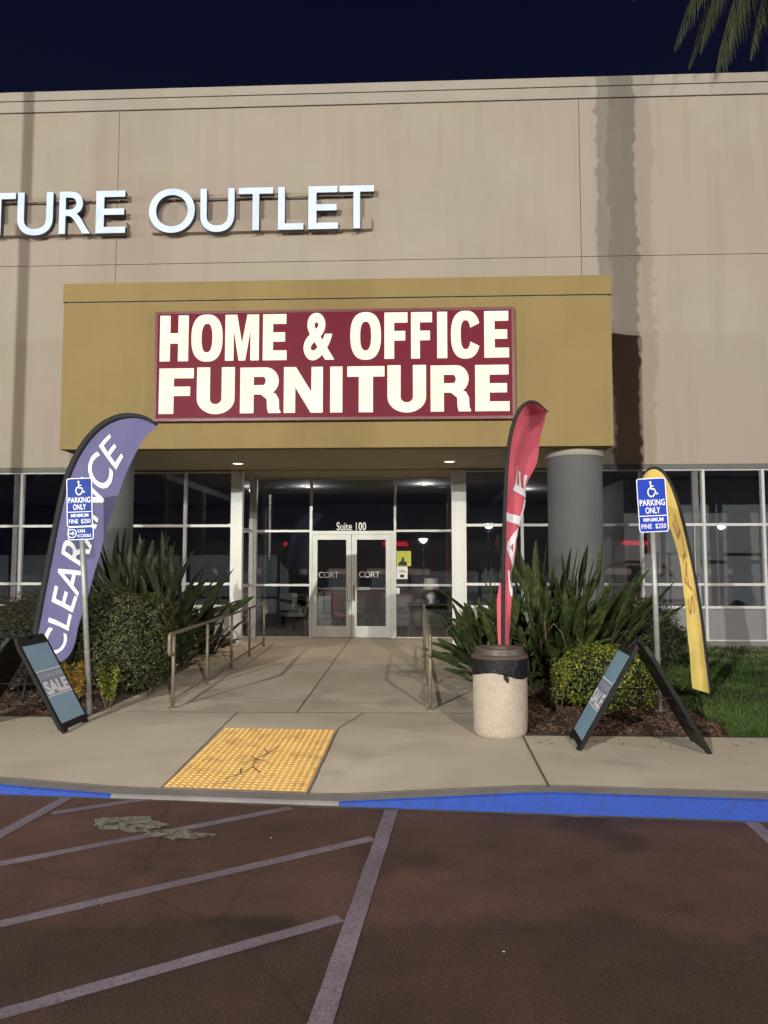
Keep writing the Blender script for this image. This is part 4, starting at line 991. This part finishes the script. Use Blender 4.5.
# ------------------------------------------------------------------ palms
def palm(x, y, h, r, nf, fl, label, seed, cent_dir=None):
    random.seed(seed); t = thing('palm_tree', (x, y, .16), label, 'palm tree', 'palms at the right of the store')
    q = MB(); n = 28; rings = int(h / .09)
    for i in range(rings + 1):
        z = .1 + h * i / rings
        for j in range(n):
            a = 2 * pi * j / n; boot = .07 * max(0, noise.noise((cos(a) * 2.5, sin(a) * 2.5, z * 2.3))) + .11 * max(0, noise.noise((cos(a) * 5, sin(a) * 5, z * 11))) + .035 * ((i * 1 + j) % 4 == 0) + .03 * (i % 3 == 0)
            rr = r * (1 + .35 * math.exp(-z * 1.6)) + boot + .05 * noise.noise((0, 0, z * .7 + seed)); q.v.append(Vector((x + rr * cos(a), y + rr * sin(a), z)))
    for i in range(rings):
        for j in range(n): q.f.append([i * n + j, i * n + (j + 1) % n, (i + 1) * n + (j + 1) % n, (i + 1) * n + j]); q.mi.append(0)
    q.build('trunk', 'trunk', t)
    lf, rc = MB(), MB(); top = Vector((x, y, h + .1))
    for i in range(nf):
        a = i * 2.39996 + R(-.2, .2); f = i / nf; el = radians(78 - 80 * f); l = fl * R(.85, 1.1)
        d = Vector((cos(el) * cos(a), cos(el) * sin(a), sin(el))); p = top.copy(); pts = []; st = 18
        for k in range(st + 1):
            pts.append(p.copy()); d = (d + Vector((0, 0, -1)) * (.085 + .05 * f)).normalized(); p = p + d * l / st
        rc.tube(pts, [.03 - .026 * k / st for k in range(st + 1)], 5)
        sd = Vector((-sin(a), cos(a), 0))
        for k in range(3, st * 4):
            g_ = k / 4; i0 = min(int(g_), st - 1); b = pts[i0].lerp(pts[i0 + 1], g_ - i0); tn = (pts[i0 + 1] - pts[i0]).normalized()
            ll = .95 * sin(pi * min(1, .12 + .85 * g_ / st)) * R(.8, 1.1)
            for s in (-1, 1):
                dr = (sd * s * R(.45, .8) + tn * .55 + Vector((0, 0, -R(.7, 1.5)))).normalized(); m1 = b + dr * ll * .5; e = m1 + (dr + Vector((0, 0, -.8))).normalized() * ll * .5
                w_ = tn * .013
                lf.add([b - w_, b + w_, m1 + w_, m1 - w_, e], [(0, 1, 2, 3), (3, 2, 4)])
    lf.build('crown', 'palm_leaf', t); rc.build('frond_stems', 'dead', t)
palm(7.95, 13.5, 15.1, .20, 80, 4.75, 'palm tree whose drooping fronds hang into the top right corner of the sky', 21)
palm(4.98, 9.2, 14.6, .28, 26, 2.6, 'stout palm with a rough trunk, standing just right of the view and shading the wall', 22)
random.seed(12)

# ------------------------------------------------------------------ lamps of the lot and the shop across it
def lamp(x, y, h, label, watts, head_to=(0, 1), col=(1, .855, .74), lens='lens_hot', size=.22, soft=.12):
    t = thing('street_lamp', (x, y, 0), label, 'street lamp', 'lamps of the parking lot')
    MB().lathe([(.24, 0), (.24, .6), (.2, .64), (.09, .66), (.075, h)], (x, y, 0), 16).build('post', 'pole_dark', t, smooth=True)
    if watts is None: 
        MB().bbox(x - .2, x + .2, y - .3, y + .3, h, h + .12, .03).build('lamp_head', 'pole_dark', t); return t
    hx, hy = x + head_to[0] * .7, y + head_to[1] * .7
    MB().tube([(x, y, h - .05), (hx, hy, h + .02)], .04, 8).build('arm', 'pole_dark', t)
    hd = MB().bbox(hx - .25, hx + .25, hy - .3, hy + .3, h + .02, h + .16, .03).build('lamp_head', 'pole_dark', t)
    q = MB().lathe([(.001, -size * .9), (size * .6, -size * .7), (size, .018)], (hx, hy, h), 20); q.build('lens', lens, hd)
    if watts:
        L = bpy.data.lights.new('lamp_light', 'POINT'); L.energy = watts; L.color = col; L.shadow_soft_size = soft
        lo = bpy.data.objects.new('lamp_light', L); C.objects.link(lo); lo.parent = t; lo.location = (hx - x, hy - y, h - .22)
    return t
lamp(8.0, -22.6, 12.2, 'tall parking lot lamp behind the viewer to the right', 29500)
lamp(-10.0, -16.6, 8.8, 'parking lot lamp behind the viewer to the left', 27500, col=(.95, .97, .86), soft=.07)
lamp(-36.0, -8.0, 9.0, 'parking lot lamp far to the left of the store', 12500, (1, 0), col=(.98, .97, .86))
lamp(40.0, -12.0, 9.0, 'parking lot lamp far to the right of the store', 25000, (-1, 0), col=(.93, .97, .95))
lamp(-9.19, 4.0, 14.5, 'unlit lamp post standing left of the view', None)
for x, y, h, lb in ((10.4, -81, 8, 'distant lamp mirrored in the glass beside the red flag'), (45, -84, 8, 'distant lamp mirrored in the windows at the far right'), (-27, -80, 8, 'distant lamp mirrored beside the left corner post'), (29, -96, 8, 'distant lamp mirrored behind the yellow flag'), (.9, -88, 6.2, 'distant lamp mirrored in the right sidelight')):
    lamp(x, y, h, lb, 0, (0, 1), size=.62)
sh = thing('distant_shop', (0, -104, 0), 'low dark shop with a red lit sign across the parking lot', 'building')
MB().box(-70, 70, -112, -104, 0, 6.5).build('wall', 'shop_wall', sh)
for x in (-22, -4, 16, 38): MB().bbox(x - 2.2, x + 2.2, -103.95, -103.7, 7.2 - 1.6, 7.9 - 1.6, .05).build('lit_sign', 'shop_red', sh)
for i in range(-8, 9): MB().box(i * 7 - 2.2, i * 7 + 2.2, -103.96, -103.9, .5, 1.5).build('window', 'added_glow', sh)  # added glowing strips, mirrored in the store glass in place of headlights

# ------------------------------------------------------------------ world, camera
wd = bpy.data.worlds.new('World'); bpy.context.scene.world = wd; wd.use_nodes = True
nt = wd.node_tree; nt.nodes.clear()
out = N(nt, 'ShaderNodeOutputWorld'); bg = N(nt, 'ShaderNodeBackground')
tc = N(nt, 'ShaderNodeTexCoord'); sp = N(nt, 'ShaderNodeSeparateXYZ'); rp = N(nt, 'ShaderNodeValToRGB')
rp.color_ramp.elements[0].position = .0; rp.color_ramp.elements[0].color = (.0075, .0084, .0215, 1)
rp.color_ramp.elements[1].position = .75; rp.color_ramp.elements[1].color = (.0016, .0024, .0115, 1)
nt.links.new(tc.outputs['Generated'], sp.inputs[0]); nt.links.new(sp.outputs[2], rp.inputs[0]); nt.links.new(rp.outputs[0], bg.inputs[0])
bg.inputs[1].default_value = 1.0
nt.links.new(bg.outputs[0], out.inputs[0])

cam = bpy.data.cameras.new('camera'); co_ = bpy.data.objects.new('camera', cam); C.objects.link(co_)
co_.location = (0, 0, CAM_H); co_.rotation_euler = (pi / 2 + TILT, 0, YAW)
cam.sensor_fit = 'VERTICAL'; cam.sensor_height = 24; cam.lens = 24 * F / 1024; cam.clip_end = 1000; cam.clip_start = .05
sc = bpy.context.scene; sc.camera = co_
sc.view_settings.view_transform = 'Standard'; sc.view_settings.look = 'None'; sc.view_settings.exposure = 0.24; sc.view_settings.gamma = 1
sc.cycles.use_denoising = True; sc.cycles.max_bounces = 6; sc.cycles.transparent_max_bounces = 12
sc.cycles.sample_clamp_indirect = 4
